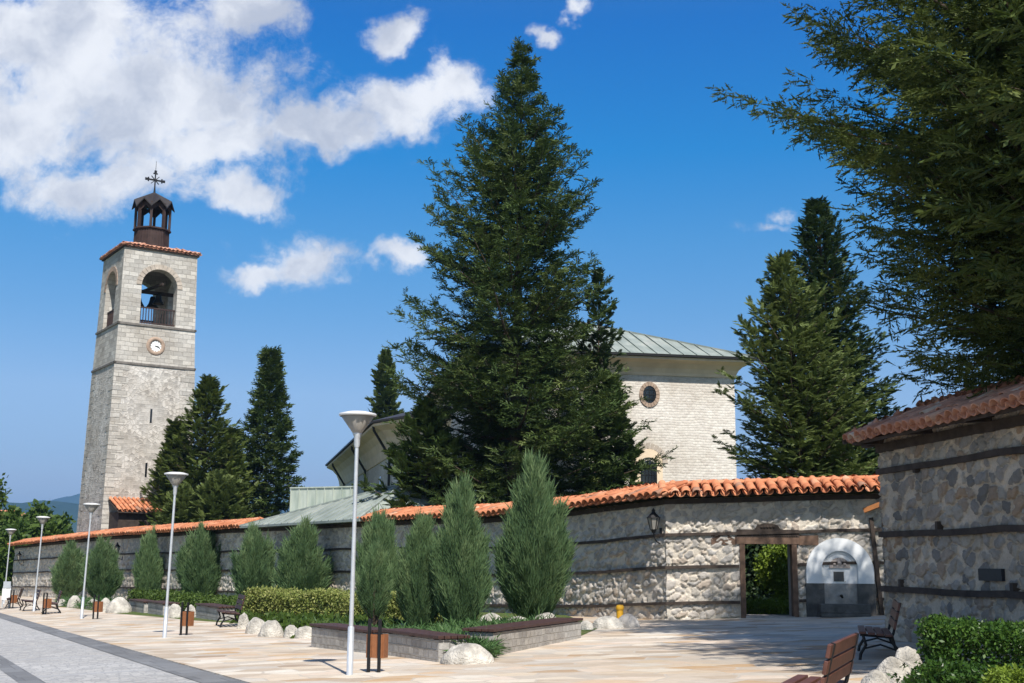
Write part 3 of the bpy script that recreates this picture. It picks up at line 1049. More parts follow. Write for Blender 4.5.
def rubble(name, path, Ht, rs, rt, cw, ch, seed, mat, parent, off, relief=.045, opening=None, s0=0., s1=None, sparse=.1):
    s1 = path.L if s1 is None else s1
    ns, nt_ = max(2, int((s1 - s0) / rs)), max(2, int((Ht + .3) / rt))
    S1, T1 = np.linspace(s0, s1, ns), np.linspace(-.3, Ht, nt_)
    S, T = np.meshgrid(S1, T1)
    wob = .05 * np.sin(S * 7.3 + T * 3.1) + .04 * np.sin(T * 9.7 - S * 4.) + .02 * np.sin(S * 23 + T * 17) + .015 * np.sin(T * 31 - S * 27)
    F1, F2, ia, ib = stone_field(S + wob, T + wob * .7, cw, ch, seed)
    e = F2 - F1
    rmax = .44 + .24 * ib
    m = sstep(.05, .15, e) * sstep(rmax, rmax - .12, F1) * (hash2(np.floor(ia * 9999), ib, 2.) > sparse)
    n = hash2(np.floor(S * 31), np.floor(T * 37), 9.) - .5
    disp = relief * (m * (1 - .5 * F1) * (.6 + .6 * ia) + .34 * n * (.3 + m)) + .018 * np.sin(S * 1.7 + seed) * np.sin(T * 2.3 + 1)
    disp -= relief * .75 * np.exp(-((e - .055) / .045) ** 2) * (F1 < rmax + .1)
    P, N, B = path.pos(S1), path.nrm(S1), path.base(S1)
    V = np.stack([P[None, :, 0] + N[None, :, 0] * disp, P[None, :, 1] + N[None, :, 1] * disp, B[None, :] + T], 2) - np.asarray(off)
    a = (np.arange(nt_ - 1)[:, None] * ns + np.arange(ns - 1)[None, :])
    F = np.stack([a, a + 1, a + 1 + ns, a + ns], 2).reshape(-1, 4)
    if opening:
        o0, o1, oh = opening
        sm = ((S[:-1, :-1] + S[1:, 1:]) / 2).ravel()
        tm = ((T[:-1, :-1] + T[1:, 1:]) / 2).ravel()
        F = F[~((sm > o0) & (sm < o1) & (tm < oh))]
    me = mesh_fast(name, V.reshape(-1, 3), F, mat, attrs={'stone': m.ravel(), 'tint': ia.ravel()}, smooth=True)
    return link(name, me, parent)


def sweep(mb, path, prof, s0=0., s1=None, step=1.2, tint=0., wave=0.):
    """closed profile of (outward offset, height above the base) carried along the path"""
    s1 = path.L if s1 is None else s1
    q = np.unique(np.concatenate([np.linspace(s0, s1, max(2, int((s1 - s0) / step) + 1)), path.s[(path.s > s0) & (path.s < s1)]]))
    P, B = path.pos(q), path.base(q)
    i = np.clip(np.searchsorted(path.s, q + 1e-6, side='right') - 1, 0, len(path.seg_n) - 1)
    N = path.seg_n[i].copy()
    for a, v in enumerate(path.s):          # true mitres at the bends
        tgt = path.vn[a]
        if a == 0 and path.n0 is not None:
            tgt = np.array(path.n0)
        if a == len(path.s) - 1 and path.n1 is not None:
            tgt = np.array(path.n1)
        hit = np.abs(q - v) < 1e-6
        if hit.any():
            N[hit] = tgt / max(.4, tgt @ path.seg_n[min(a, len(path.seg_n) - 1)])
    if wave:
        B = B + wave * np.sin(q * 1.9) + wave * .6 * np.sin(q * 4.7 + 1)
    k = len(prof)
    V = [(P[i, 0] + N[i, 0] * o, P[i, 1] + N[i, 1] * o, B[i] + z) for i in range(len(q)) for o, z in prof]
    uv = [(q[i] + .0 * o, z + o) for i in range(len(q)) for o, z in prof]
    F = []
    for i in range(len(q) - 1):
        for j in range(k):
            F.append((i * k + j, i * k + (j + 1) % k, (i + 1) * k + (j + 1) % k, (i + 1) * k + j))
    F += [tuple(range(k))[::-1], tuple(range((len(q) - 1) * k, len(q) * k))]
    return mb.add(V, F, uv=uv, tint=tint)


def tile_proto(r0=.125, r1=.104, L=.44, th=.020, n=6):
    """a barrel tile: axis +X (downhill), crown +Z"""
    V, F = [], []
    for x, r in ((0, r1), (L, r0)):
        for rr in (r, r - th):
            for k in range(n + 1):
                a = PI * k / n
                V.append((x, rr * math.cos(a), rr * math.sin(a) * .92))
    m = n + 1
    for k in range(n):
        F.append((k, k + 1, 2 * m + k + 1, 2 * m + k))
        F.append((m + k, 3 * m + k, 3 * m + k + 1, m + k + 1))
        F.append((2 * m + k, 2 * m + k + 1, 3 * m + k + 1, 3 * m + k))
    F.append((0, 2 * m, 3 * m, m))
    F.append((n, m + n, 3 * m + n, 2 * m + n))
    return np.array(V), np.array(F)


TILE = tile_proto()


def tile_roof(name, planes, mat, parent, off, seed=1, spacing=.285, row=.36, ridge=None, proto=None, rough=.02, sc=1.0):
    """planes: list of (eave point, along unit vector, length fn or (L0), downhill unit vector, slope length, clip fn)"""
    r = np.random.default_rng(seed)
    pos, R, T, SC = [], [], [], []
    for e0, al, L, dn, SL, clip in planes:
        e0, al, dn = (np.asarray(v, float) for v in (e0, al, dn))
        up = np.cross(al, dn)
        if up[2] < 0:
            up = -up
        nc, nr = max(1, int(round(L / spacing))), max(1, int(math.ceil(SL / row)))
        for i in range(nc):
            for j in range(nr):
                c = (i + .5) * spacing
                dist = j * row
                if clip and not clip(c, dist):
                    continue
                sag = .012 * math.sin(c * 1.3 + seed) + r.normal() * rough * .35
                p = e0 + al * c - dn * (dist + .44 - .06 + r.normal() * .012) + up * (.055 + sag)
                d = dn + up * (-.035 + r.normal() * rough) + al * r.normal() * rough * 1.5
                pos.append(p)
                R.append((d, up))
                t = np.clip(r.normal(.45, .2), 0, .9) if r.random() > .05 else 1.
                T.append(t)
                SC.append(sc)
                p2 = e0 + al * (c + spacing / 2) - dn * (dist + .44 - .03) + up * (.075 + sag)
                pos.append(p2)
                R.append((dn + up * -.035, -up))
                T.append(t * .8)
                SC.append(sc)
    for a, b in (ridge or []):
        a, b = np.asarray(a, float), np.asarray(b, float)
        L = np.linalg.norm(b - a)
        d = (b - a) / L
        for k in range(max(1, int(L / .36) - (L < 2.5))):
            pos.append(a + d * (k * .36))
            dd = d + np.array([0, 0, .03 + r.normal() * .015]) + r.normal(size=3) * .015
            R.append((dd, np.array([0, 0, 1.])))
            T.append(np.clip(r.normal(.6, .22), 0, 1))
            SC.append(1.0 * sc)
    pv, pf = proto or TILE
    fr = frames(np.array([q[0] for q in R]), np.array([q[1] for q in R]))
    k = len(pos)
    SCA = np.ones((k, 1, 3)) * np.array(SC).reshape(-1, 1, 1)
    V = np.einsum('kij,knj->kni', fr, pv[None] * SCA) + np.array(pos)[:, None, :] - np.asarray(off)
    F = pf[None] + (np.arange(k) * len(pv))[:, None, None]
    me = mesh_fast(name, V.reshape(-1, 3), F.reshape(-1, 4), mat, attrs={'tint': np.repeat(np.array(T), len(pv))}, smooth=True)
    return link(name, me, parent)


def path_roof(name, path, z_e, z_r, o_e, o_r, mat, parent, off, seed, s0=0., s1=None, back=True, spacing=.285, clip=None):
    """tiles in courses following a curving wall"""
    s1 = path.L if s1 is None else s1
    r = np.random.default_rng(seed)
    planes, ridge = [], []
    brk = np.unique(np.concatenate([[s0], path.s[(path.s > s0) & (path.s < s1)], [s1]]))
    for q0, q1 in zip(brk[:-1], brk[1:]):
        P, N, B = path.pos([q0, q1]), path.nrm([(q0 + q1) / 2])[0], path.base([q0, q1])
        # mitre the eave corners
        N0, N1 = path.nrm([q0])[0], path.nrm([q1])[0]
        k0, k1 = 1 / max(.5, N0 @ N), 1 / max(.5, N1 @ N)
        for sg, oe in ((1, o_e), (-1, 2 * o_r - o_e)):
            if sg < 0 and not back:
                continue
            E0 = np.array([*(P[0] + N0 * oe * k0), B[0] + z_e])
            E1 = np.array([*(P[1] + N1 * oe * k1), B[1] + z_e])
            R0 = np.array([*(P[0] + N0 * o_r * k0), B[0] + z_r])
            L = np.linalg.norm(E1 - E0)
            al = (E1 - E0) / L
            dn = np.array([*(N * sg * abs(oe - o_r)), z_e - z_r])
            SL = np.linalg.norm(dn)
            dn /= SL
            planes.append((E0, al, L, dn, SL, clip))
        ridge.append((np.array([*(P[0] + N0 * o_r * k0), B[0] + z_r + .03]), np.array([*(P[1] + N1 * o_r * k1), B[1] + z_r + .03])))
    return tile_roof(name, planes, mat, parent, off, seed, spacing, ridge=ridge)


# ------------------------------------------------------------------ ground and street
WALL_H = 3.12
LEFT, LIFT = [], []
for _px, _py in ((24.6, 545), (120, 535), (227, 528), (328, 522), (410, 517.5), (487, 515), (567, 507.8), (666, 497.4)):
    # the wall runs straight back from its corner; its eave follows the street up and down
    _k = (_px - 512) / FPX
    _t = (4.1 - _k * 32.45) / (.59 + _k * .81) if _px != 666 else 0.
    _p = np.array([4.1 - .59 * _t, 32.45 + .81 * _t])
    LEFT.append(tuple(_p))
    LIFT.append(0. if _px == 666 else at(_px, _py, _p[1] - .45)[2] - gz(*_p) - WALL_H - .10)


def sheet(name, pts, z, mat, kind='structure', sub=1):
    V = [(p[0], p[1], gz(p[0], p[1]) + z) for p in pts]
    me = bpy.data.meshes.new(name)
    me.from_pydata(V, [], [tuple(range(len(V)))])
    me.materials.append(mat)
    o = link(name, me)
    o['kind'] = kind
    return o


def build_ground():
    xs = np.array([-4600, -3000, -1500, -600, -250, -130, -70, -40, -20, 0, 20, 40, 80, 200, 800, 3000, 4600.])
    ys = np.array([-600, -200, -60, -20, 0, 30, 60, 90, 120, 200, 400, 900, 2000, 4500, 8700.])
    V = [(x, y, gz(x, y) - (.06 * max(0, y - 140) ** .9 * .25 if y > 140 else 0)) for y in ys for x in xs]
    n = len(xs)
    F = [(j * n + i, j * n + i + 1, (j + 1) * n + i + 1, (j + 1) * n + i) for j in range(len(ys) - 1) for i in range(n - 1)]
    me = bpy.data.meshes.new('ground')
    me.from_pydata(V, [], F)
    me.materials.append(MT['ground'])
    o = link('ground', me)
    o['kind'] = 'structure'
    u, p = np.array([math.cos(LANE), math.sin(LANE)]), np.array([.888, .46])
    fwd = lambda a, b: u * a + p * b
    # street plane coordinates: a along the street, b across it (b = 4.7 is the edge of the paving)

    def strip(name, b0, b1, z, mat, a0=-30., a1=66.):
        q = []
        for a in np.linspace(a0, a1, 10):
            q.append((fwd(a, b0), fwd(a, b1)))
        V, F = [], []
        for l, r in q:
            V += [(l[0], l[1], gz(*l) + z), (r[0], r[1], gz(*r) + z)]
        F = [(2 * i, 2 * i + 1, 2 * i + 3, 2 * i + 2) for i in range(len(q) - 1)]
        me = bpy.data.meshes.new(name)
        me.from_pydata(V, [], F)
        me.materials.append(mat)
        o = link(name, me)
        o['kind'] = 'structure'
    strip('road', -9., 4.45, .012, MT['road'], -40, 70)
    strip('paving_strip', 4.38, 4.92, .020, MT['band'], -40, 70)
    strip('paving_strip', 2.15, 2.50, .016, MT['band'], -40, 70)
    # plaza in front of the wall
    def poly(name, pts, z, mat):
        return sheet(name, pts, z, mat)
    a = [fwd(v, 4.9) for v in np.linspace(-40, 70, 12)]
    right = [(-38, 90)] + LEFT[:-1] + [(4.2, 32.35), (10.6, 31.9), (10.6, 20), (12, -20)]
    poly('plaza_paving', [tuple(v) for v in a] + right, .008, MT['plaza'])


build_ground()


# ------------------------------------------------------------------ churchyard walls
CN = np.array([-.44, -.90])
CN /= np.linalg.norm(CN)
left_path = Path(LEFT, n1=CN, lift=np.array(LIFT))
print('LIFT', [round(float(v), 2) for v in LIFT], LEFT)
gate_path = Path([(4.1, 32.45), (10.25, 32.0)], n0=CN)
right_path = Path([(7.05, 23.3), (8.55, 13.9), (9.4, 8.4)], level=gz(7.05, 23.3))


def wall_bands(parent, path, off, zs, s0=0., s1=None, h=.075, proud=.07, skip=None):
    for z in zs:
        b = MB()
        segs = [(s0, path.L if s1 is None else s1)]
        if skip and z < skip[2]:
            segs = [(s0, skip[0]), (skip[1], path.L if s1 is None else s1)]
        for q0, q1 in segs:
            if q1 - q0 > .1:
                sweep(b, path, [(-.12, z), (-.12, z + h), (proud + .02, z + h), (proud + .02, z)], q0, q1, .8, wave=.012)
        b.build('timber_band', MT['timber'], parent, off)


def churchyard_wall():
    off = np.array([4.1, 32.45, gz(4.1, 32.45)])
    # --- long wall running away to the left
    root = empty('stone_wall', off, 0, 'long rubble stone wall with dark timber bands and orange tiles running off behind the junipers', 'wall')
    rubble('masonry', left_path, WALL_H, .036, .032, .26, .21, 3, MT['rubble'], root, off, .055, s0=left_path.L - 30, sparse=.06)
    rubble('masonry', left_path, WALL_H, .09, .06, .30, .25, 5, MT['rubble'], root, off, .055, s0=0, s1=left_path.L - 30, sparse=.06)
    b = MB()
    sweep(b, left_path, [(-.06, -.3), (-.06, WALL_H), (-.95, WALL_H), (-.95, -.3)])
    b.build('wall_core', MT['grey_stone'], root, off)
    wall_bands(root, left_path, off, (.38, 1.30, 2.14))
    b = MB()
    sweep(b, left_path, [(.08, WALL_H - .14), (.08, WALL_H - .01), (-.12, WALL_H - .01), (-.12, WALL_H - .14)])
    b.build('wall_plate', MT['timber'], root, off)
    b = MB()
    sweep(b, left_path, [(.42, WALL_H + .02), (-.475, WALL_H + .30), (-1.45, WALL_H + .02), (-1.45, WALL_H + .06), (-.475, WALL_H + .35), (.42, WALL_H + .06)])
    b.build('eave_boards', MT['timber'], root, off)
    # the sheet metal roof of the annex replaces the tiles over one stretch
    def s_at(px):
        best = min(np.linspace(0, left_path.L, 800), key=lambda q: abs(512 + FPX * (left_path.pos(q)[0][0] / left_path.pos(q)[0][1]) - px))
        return best
    sa, sb = s_at(256), s_at(372)
    path_roof('tile_roof', left_path, WALL_H + .07, WALL_H + .36, .50, -.475, MT['tile'], root, off, 4, 0, sa)
    path_roof('tile_roof', left_path, WALL_H + .07, WALL_H + .36, .50, -.475, MT['tile'], root, off, 5, sb, left_path.L)
    # --- gate wall
    o2 = np.array([6.7, 32.25, gz(6.7, 32.25)])
    groot = empty('stone_wall', o2, 0, 'short sunlit rubble stone wall holding the timber gateway and the white fountain', 'wall')
    g0, g1 = 2.00, 3.28
    op = (g0, g1, 1.90)
    rubble('masonry', gate_path, WALL_H, .026, .026, .27, .20, 8, MT['rubble'], groot, o2, .045, opening=op, sparse=.06)
    b = MB()
    for q0, q1 in ((0, g0), (g1, gate_path.L)):
        sweep(b, gate_path, [(-.06, -.3), (-.06, WALL_H), (-.95, WALL_H), (-.95, -.3)], q0, q1)
    sweep(b, gate_path, [(-.06, 1.92), (-.06, WALL_H), (-.95, WALL_H), (-.95, 1.92)], g0, g1)
    b.build('wall_core', MT['grey_stone'], groot, o2)
    wall_bands(groot, gate_path, o2, (.38, 1.30, 2.14), skip=(g0 - .12, g1 + .12, 2.0))
    b = MB()
    sweep(b, gate_path, [(.08, WALL_H - .14), (.08, WALL_H - .01), (-.12, WALL_H - .01), (-.12, WALL_H - .14)])
    b.build('wall_plate', MT['timber'], groot, o2)
    b = MB()
    sweep(b, gate_path, [(.42, WALL_H + .02), (-.475, WALL_H + .30), (-1.45, WALL_H + .02), (-1.45, WALL_H + .06), (-.475, WALL_H + .35), (.42, WALL_H + .06)])
    b.build('eave_boards', MT['timber'], groot, o2)
    path_roof('tile_roof', gate_path, WALL_H + .07, WALL_H + .36, .50, -.475, MT['tile'], groot, o2, 9)
    # raking brace and end rafter beyond the fountain
    t1 = gate_path.pos([4.98])[0]
    nn = gate_path.nrm([4.])[0]
    tg = np.array([-nn[1], nn[0]])
    zb = gz(*t1)
    b = MB()
    e = gate_path.pos([5.75])[0]
    b.bar((*(e + nn * .12 - tg * .62), zb + 2.68), (*(e + nn * .50 + tg * .1), zb + 2.98), .16, .12)
    b.build('rafter_end', MT['orange_timber'], groot, o2)
    b = MB()
    b.bar((*(gate_path.pos([5.30])[0] + nn * .07), zb + 2.5), (*(gate_path.pos([5.48])[0] + nn * .07), zb - .05), .10, .10, up=(*nn, 0))
    b.build('timber_post', MT['timber'], groot, o2)
    # gateway
    gx = lambda q, o, z: np.array([*(gate_path.pos([q])[0] + nn * o), gate_path.base([q])[0] + z])
    M = np.stack([np.array([*tg, 0]), np.array([0, 0, 1.]), np.array([*nn, 0])], 1)
    gate = MB()
    for q in (g0 - .03, g1 + .03):
        j = MB()
        j.prism([(-.065, -.02), (.065, -.02), (.065, 1.90), (-.065, 1.90)], -.30, .075, M, gx(q, 0, 0))
        j.build('gate_jamb', MT['gate_timber'], groot, o2)
    j = MB()
    j.prism([(-.82, 0), (.80, 0), (.80, .17), (-.82, .17)], -.30, .085, M, gx((g0 + g1) / 2, 0, 1.88))
    j.build('lintel', MT['gate_timber'], groot, o2)
    j = MB()
    j.prism([(-1.47, 0), (-.83, 0), (-.83, .25), (-1.47, .25)], -.10, .04, M, gx((g0 + g1) / 2, 0, 1.86))
    j.prism([(.81, 0), (1.30, 0), (1.30, .25), (.81, .25)], -.10, .04, M, gx((g0 + g1) / 2, 0, 1.86))
    j.build('lintel_beam', MT['gate_timber'], groot, o2)
    j = MB()                                 # carved board with a small crest
    j.prism([(-.80, 0), (.80, 0), (.80, .20), (.33, .20), (.27, .31), (.10, .36), (-.10, .36), (-.27, .31), (-.33, .20), (-.80, .20)], -.05, .06, M, gx((g0 + g1) / 2, 0, 2.055))
    for k in range(13):
        c = gx((g0 + g1) / 2 - .72 + .12 * k, .068, 2.155)
        j.lathe([(.0, .02), (.035, .014), (.045, 0), (.03, -.004)], c, 8, rot=M)
    for k in range(26):
        c = gx((g0 + g1) / 2 - .75 + .06 * k, .068, 2.08)
        j.box(c, (.03, .025, .03))
    for k in range(5):
        j.lathe([(.0, .02), (.03, .014), (.04, 0)], gx((g0 + g1) / 2 - .16 + .08 * k, .068, 2.32), 8, rot=M)
    j.build('carved_board', MT['timber'], groot, o2)
    j = MB()
    j.prism([(-.62, 0), (.62, 0), (.62, .06), (-.62, .06)], -.95, .12, M, gx((g0 + g1) / 2, 0, -.02))
    j.build('threshold', MT['grey_stone'], groot, o2)
    return M, nn, gx


GM, GN, gx = churchyard_wall()


def right_wall():
    b0 = right_path.level
    off = np.array([7.05, 23.3, b0])
    root = empty('stone_wall', off, 0, 'tall shaded rubble stone wall with weathered brown tiles beside the boxwood hedge', 'wall')
    Hh = 3.72
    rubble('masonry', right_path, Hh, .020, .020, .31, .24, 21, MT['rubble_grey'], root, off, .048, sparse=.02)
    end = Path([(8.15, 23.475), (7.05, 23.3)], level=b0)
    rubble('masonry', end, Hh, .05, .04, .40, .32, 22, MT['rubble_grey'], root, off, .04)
    b = MB()
    sweep(b, right_path, [(-.06, -.4), (-.06, Hh), (-1.1, Hh), (-1.1, -.4)], .06)
    b.build('wall_core', MT['grey_stone'], root, off)
    wall_bands(root, right_path, off, (.88, 1.88, 3.06), h=.105, proud=.078)
    wall_bands(root, end, off, (.88, 1.88, 3.06), h=.105, proud=.078)
    b = MB()
    sweep(b, right_path, [(.08, Hh - .24), (.08, Hh - .08), (-.12, Hh - .08), (-.12, Hh - .24)])
    sweep(b, end, [(.08, Hh - .24), (.08, Hh - .08), (-.12, Hh - .08), (-.12, Hh - .24)])
    b.build('wall_plate', MT['timber'], root, off)
    # protruding tie ends on the bands
    t = MB()
    for q, z in ((1.5, 3.02), (5.2, 3.02), (.75, .98), (4.4, .98), (2.2, 1.98), (7., 1.98)):
        p, n = right_path.pos([q])[0], right_path.nrm([q])[0]
        t.box((*(p + n * .03), b0 + z + .06), (.12, .12, .16))
    t.build('tie_end', MT['timber'], root, off)
    # roof: hipped over the far end, overhanging
    n = right_path.seg_n[0]
    tg = np.array([-n[1], n[0]])            # towards the camera
    P0 = np.array([7.05, 23.3])
    ze, zr = b0 + Hh - .02, b0 + Hh + .46
    oe, orr, back = .62, -.55, -1.72
    far = -.12
    Lr = 16.2
    A = lambda s, o, z: np.array([*(P0 + tg * s + n * o), z])
    dn1 = np.array([*(n * (oe - orr)), ze - zr])
    SL = np.linalg.norm(dn1)
    dn1 /= SL
    al = np.array([*tg, 0])
    hip = 1.1
    planes = [(A(far, oe, ze), al, Lr, dn1, SL, lambda c, d: c > hip * d / SL - .05),
              (A(far, back, ze), al, Lr, np.array([-dn1[0], -dn1[1], dn1[2]]), SL, lambda c, d: c > hip * d / SL - .05)]
    dn2 = np.array([*(-tg * hip), ze - zr])
    SL2 = np.linalg.norm(dn2)
    dn2 /= SL2
    planes.append((A(far, back, ze), np.array([*n, 0]), oe - back, dn2, SL2, lambda c, d: (oe - orr) * d / SL2 + .12 < c < (oe - back) - (oe - orr) * d / SL2 - .12))
    ridge = [(A(Lr, orr, zr + .05), A(far + hip, orr, zr + .05)), (A(far + hip, orr, zr + .05), A(far, oe, ze + .07)), (A(far + hip, orr, zr + .05), A(far, back, ze + .07))]
    tile_roof('tile_roof', planes, MT['old_tile'], root, off, 12, .275, row=.36, ridge=ridge, rough=.03)
    b = MB()
    V = [A(far + .1, oe - .08, ze - .03), A(Lr, oe - .08, ze - .03), A(Lr, orr, zr - .06), A(far + hip, orr, zr - .06), A(far + .1, back + .08, ze - .03), A(Lr, back + .08, ze - .03)]
    V2 = [v + np.array([0, 0, -.06]) for v in V]
    F = [(0, 1, 2, 3), (4, 3, 2, 5), (0, 3, 4)]
    b.add(V, F)
    b.add(V2, [f[::-1] for f in F])
    b.add([V[0], V[1], V2[1], V2[0]], [(0, 1, 2, 3)])
    b.add([V[0], V[4], V2[4], V2[0]], [(0, 1, 2, 3)])
    b.build('roof_boards', MT['timber'], root, off)
    b = MB()
    for q in (.2, 2.1, 4.0, 5.9, 7.8, 9.7, 11.6, 13.5):
        b.bar(A(q, -.2, b0 + Hh + .02), A(q, .50, b0 + Hh - .04), .15, .15)
    for q in np.arange(-.5, 14, .62):
        b.bar(A(q, -.3, b0 + Hh + .26), A(q, .50, b0 + Hh - .0), .08, .09)
    b.bar(A(-.5, .05, b0 + Hh - .02), A(.3, .05, b0 + Hh - .02), .16, .16)
    b.build('rafter', MT['timber'], root, off)
    # plaque
    q = 3.75
    p, nq = right_path.pos([q])[0], right_path.nrm([q])[0]
    M = np.stack([np.array([-nq[1], nq[0], 0]), np.array([0, 0, 1.]), np.array([*nq, 0])], 1)
    pl = MB().prism([(-.34, -.095), (.34, -.095), (.34, .095), (-.34, .095)], .0, .06, M, (*p, b0 + 1.235))
    o = pl.build('wall_plaque', MT['plaque'], None, (*p, b0 + 1.235))
    o.location = (*p, b0 + 1.235)
    tag(o, 'small dark rectangular plaque fixed on the tall shaded wall', 'plaque')


right_wall()


# ------------------------------------------------------------------ bell tower
TH = .589
TC = np.array([-24.49, 80.])
_TZ = [-1.5, 3., 13.97, 16.55, 21.65]
_TH = [2.92, 2.82, 2.60, 2.52, 2.42]


def thalf(z):
    return float(np.interp(z, _TZ, _TH))


def tface(k):
    a = TH - PI / 2 + k * PI / 2
    return np.array([math.cos(a), math.sin(a)]), np.array([-math.sin(a), math.cos(a)])


def tpt(k, u, z, d=0., rel=False):
    n, t = tface(k)
    h = thalf(z)
    p = TC + n * (h - d) + t * (u * h if rel else u)
    return np.array([p[0], p[1], z])


def bell_tower():
    off = np.array([TC[0], TC[1], gz(*TC)])
    root = empty('bell_tower', off, 0, 'tall tapering stone bell tower with clock, arched belfry and wooden cupola', 'tower')
    sh, up = MB(), MB()
    for k in range(4):
        for z0, z1 in ((-1.5, 3), (3, 8), (8, 13.97)):
            sh.add([tpt(k, -1, z0, 0, True), tpt(k, 1, z0, 0, True), tpt(k, 1, z1, 0, True), tpt(k, -1, z1, 0, True)], [(0, 1, 2, 3)],
                   uv=[(k * 7.3 - thalf(z0), z0), (k * 7.3 + thalf(z0), z0), (k * 7.3 + thalf(z1), z1), (k * 7.3 - thalf(z1), z1)])
        # quoins of dressed stone, alternating long and short, 2 cm proud
        z = -1.
        i = 0
        while z < 13.6:
            for sg in (-1, 1):
                w = .95 if (i + (sg > 0)) % 2 else .55
                a, b = sg * (thalf(z) - w), sg * (thalf(z) + .02)
                q = [tpt(k, a, z, -.02), tpt(k, b, z, -.02), tpt(k, b, z + .42, -.02), tpt(k, a, z + .42, -.02)]
                up.add(q, [(0, 1, 2, 3)], uv=[(k * 7.3 + a + i * 3.1, z), (k * 7.3 + b + i * 3.1, z), (k * 7.3 + b + i * 3.1, z + .42), (k * 7.3 + a + i * 3.1, z + .42)])
            z += .44
            i += 1
    sh.build('shaft', MT['tower'], root, off)
    W2, Z0, ZS = 1.18, 16.66, 19.2
    arch = [(-W2 * math.cos(a), ZS + W2 * math.sin(a)) for a in np.linspace(0, PI, 15)]
    zt = 21.65
    for k in range(4):
        up.add([tpt(k, -1, 13.97, 0, True), tpt(k, 1, 13.97, 0, True), tpt(k, 1, Z0, 0, True), tpt(k, -1, Z0, 0, True)], [(0, 1, 2, 3)],
               uv=[(k * 7.3 + u * 2.55, z) for u, z in ((-1, 13.97), (1, 13.97), (1, Z0), (-1, Z0))])
        for d in (0., .72):
            lim = lambda z: thalf(z) - d
            polys = []
            for sg in (-1, 1):
                polys.append([(sg * lim(Z0), Z0), (sg * W2, Z0), (sg * W2, ZS), (sg * lim(ZS), ZS)])
                polys.append([(sg * lim(ZS), ZS), (sg * W2, ZS), (sg * W2, zt), (sg * lim(zt), zt)])
            for (u0, z0), (u1, z1) in zip(arch[:-1], arch[1:]):
                polys.append([(u0, z0), (u1, z1), (u1, zt), (u0, zt)])
            for p in polys:
                up.add([tpt(k, u, z, d) for u, z in p], [tuple(range(len(p)))], uv=[(k * 7.3 + u, z) for u, z in p])
        outline = [(-W2, Z0)] + arch + [(W2, Z0)]
        for (u0, z0), (u1, z1) in zip(outline[:-1], outline[1:]):
            up.add([tpt(k, u0, z0, 0), tpt(k, u1, z1, 0), tpt(k, u1, z1, .72), tpt(k, u0, z0, .72)], [(0, 1, 2, 3)], uv=[(0, z0), (0, z1), (.7, z1), (.7, z0)])
    up.add([tpt(k, -1, Z0, 0, True) + (0, 0, -.01) for k in range(4)], [(0, 1, 2, 3)])
    up.build('belfry', MT['tower_up'], root, off)
    c = MB()
    c.add([tpt(k, -1, 21.45, 0.02, True) for k in range(4)], [(0, 1, 2, 3)])
    c.build('belfry_ceiling', MT['timber'], root, off)
    # arch surrounds
    for k in range(4):
        a = MB()
        nseg = 15
        for i in range(nseg):
            t0, t1 = PI * i / nseg + .012, PI * (i + 1) / nseg - .012
            ring = [(-r * math.cos(t), ZS + r * math.sin(t)) for r, t in ((W2 + .01, t0), (W2 + .34, t0), (W2 + .34, t1), (W2 + .01, t1))]
            V = [tpt(k, u, z, -.035) for u, z in ring] + [tpt(k, u, z, .1) for u, z in ring]
            a.add(V, [(0, 1, 2, 3), (4, 7, 6, 5), (0, 4, 5, 1), (1, 5, 6, 2), (2, 6, 7, 3), (3, 7, 4, 0)])
        a.build('arch_surround', MT['frame_brown'] if k == 3 else simple_arch, root, off)  # the arch on the left face takes the darker brown
    # string courses
    for z in (13.97, 16.55):
        s = MB()
        h = thalf(z)
        for k in range(4):
            n, t = tface(k)
            p0, p1 = tpt(k, -h - .07, z, .0), tpt(k, h + .07, z, .0)
            s.bar(p0, p1, .14, .14)
        s.build('string_course', MT['string'], root, off)
    # slit windows, putlog holes
    for px, py in ((151, 416), (146, 470)):
        d = ray(px, py)
        n, t = tface(0)
        z0 = at(px, py, 79)[2]
        P = TC + n * thalf(z0)
        q = (P @ n) / (d[:2] @ n)
        hit = np.array([0, 0, EYE]) + d * q
        M = np.stack([np.array([*t, 0]), np.array([0, 0, 1.]), np.array([*n, 0])], 1)
        MB().prism([(-.065, -.45), (.065, -.45), (.065, .45), (-.065, .45)], -.1, .02, M, hit).build('slit_window', MT['glass'], root, off)
    # clock
    n, t = tface(0)
    M = np.stack([np.array([*t, 0]), np.array([0, 0, 1.]), np.array([*n, 0])], 1)
    zc = 15.25
    cc = tpt(0, -.05, zc, 0)
    ck = MB()
    ck.lathe([(.36, .02), (.36, .06), (.58, .06), (.62, .0)], cc, 28, rot=M)
    fr = ck.build('clock', MT['frame_brown'], root, off)
    ck = MB()
    ck.lathe([(.001, .03), (.37, .03), (.37, .0)], cc, 28, smooth=False, rot=M)
    ck.build('dial', MT['white'], fr, off)
    for i in range(12):
        a = i * PI / 6
        ck = MB()
        ck.bar(cc + M @ np.array([.29 * math.sin(a), .29 * math.cos(a), .036]), cc + M @ np.array([.35 * math.sin(a), .35 * math.cos(a), .036]), .03, .008, up=(*n, 0))
        ck.build('hour_mark', MT['iron'], fr, off)
    for a, l, w in ((1.95, .29, .035), (1.75, .2, .05)):
        ck = MB()
        ck.bar(cc + M @ np.array([-.05 * math.sin(a), -.05 * math.cos(a), .045]), cc + M @ np.array([l * math.sin(a), l * math.cos(a), .045]), w, .01, up=(*n, 0))
        ck.build('hand', MT['iron'], fr, off)
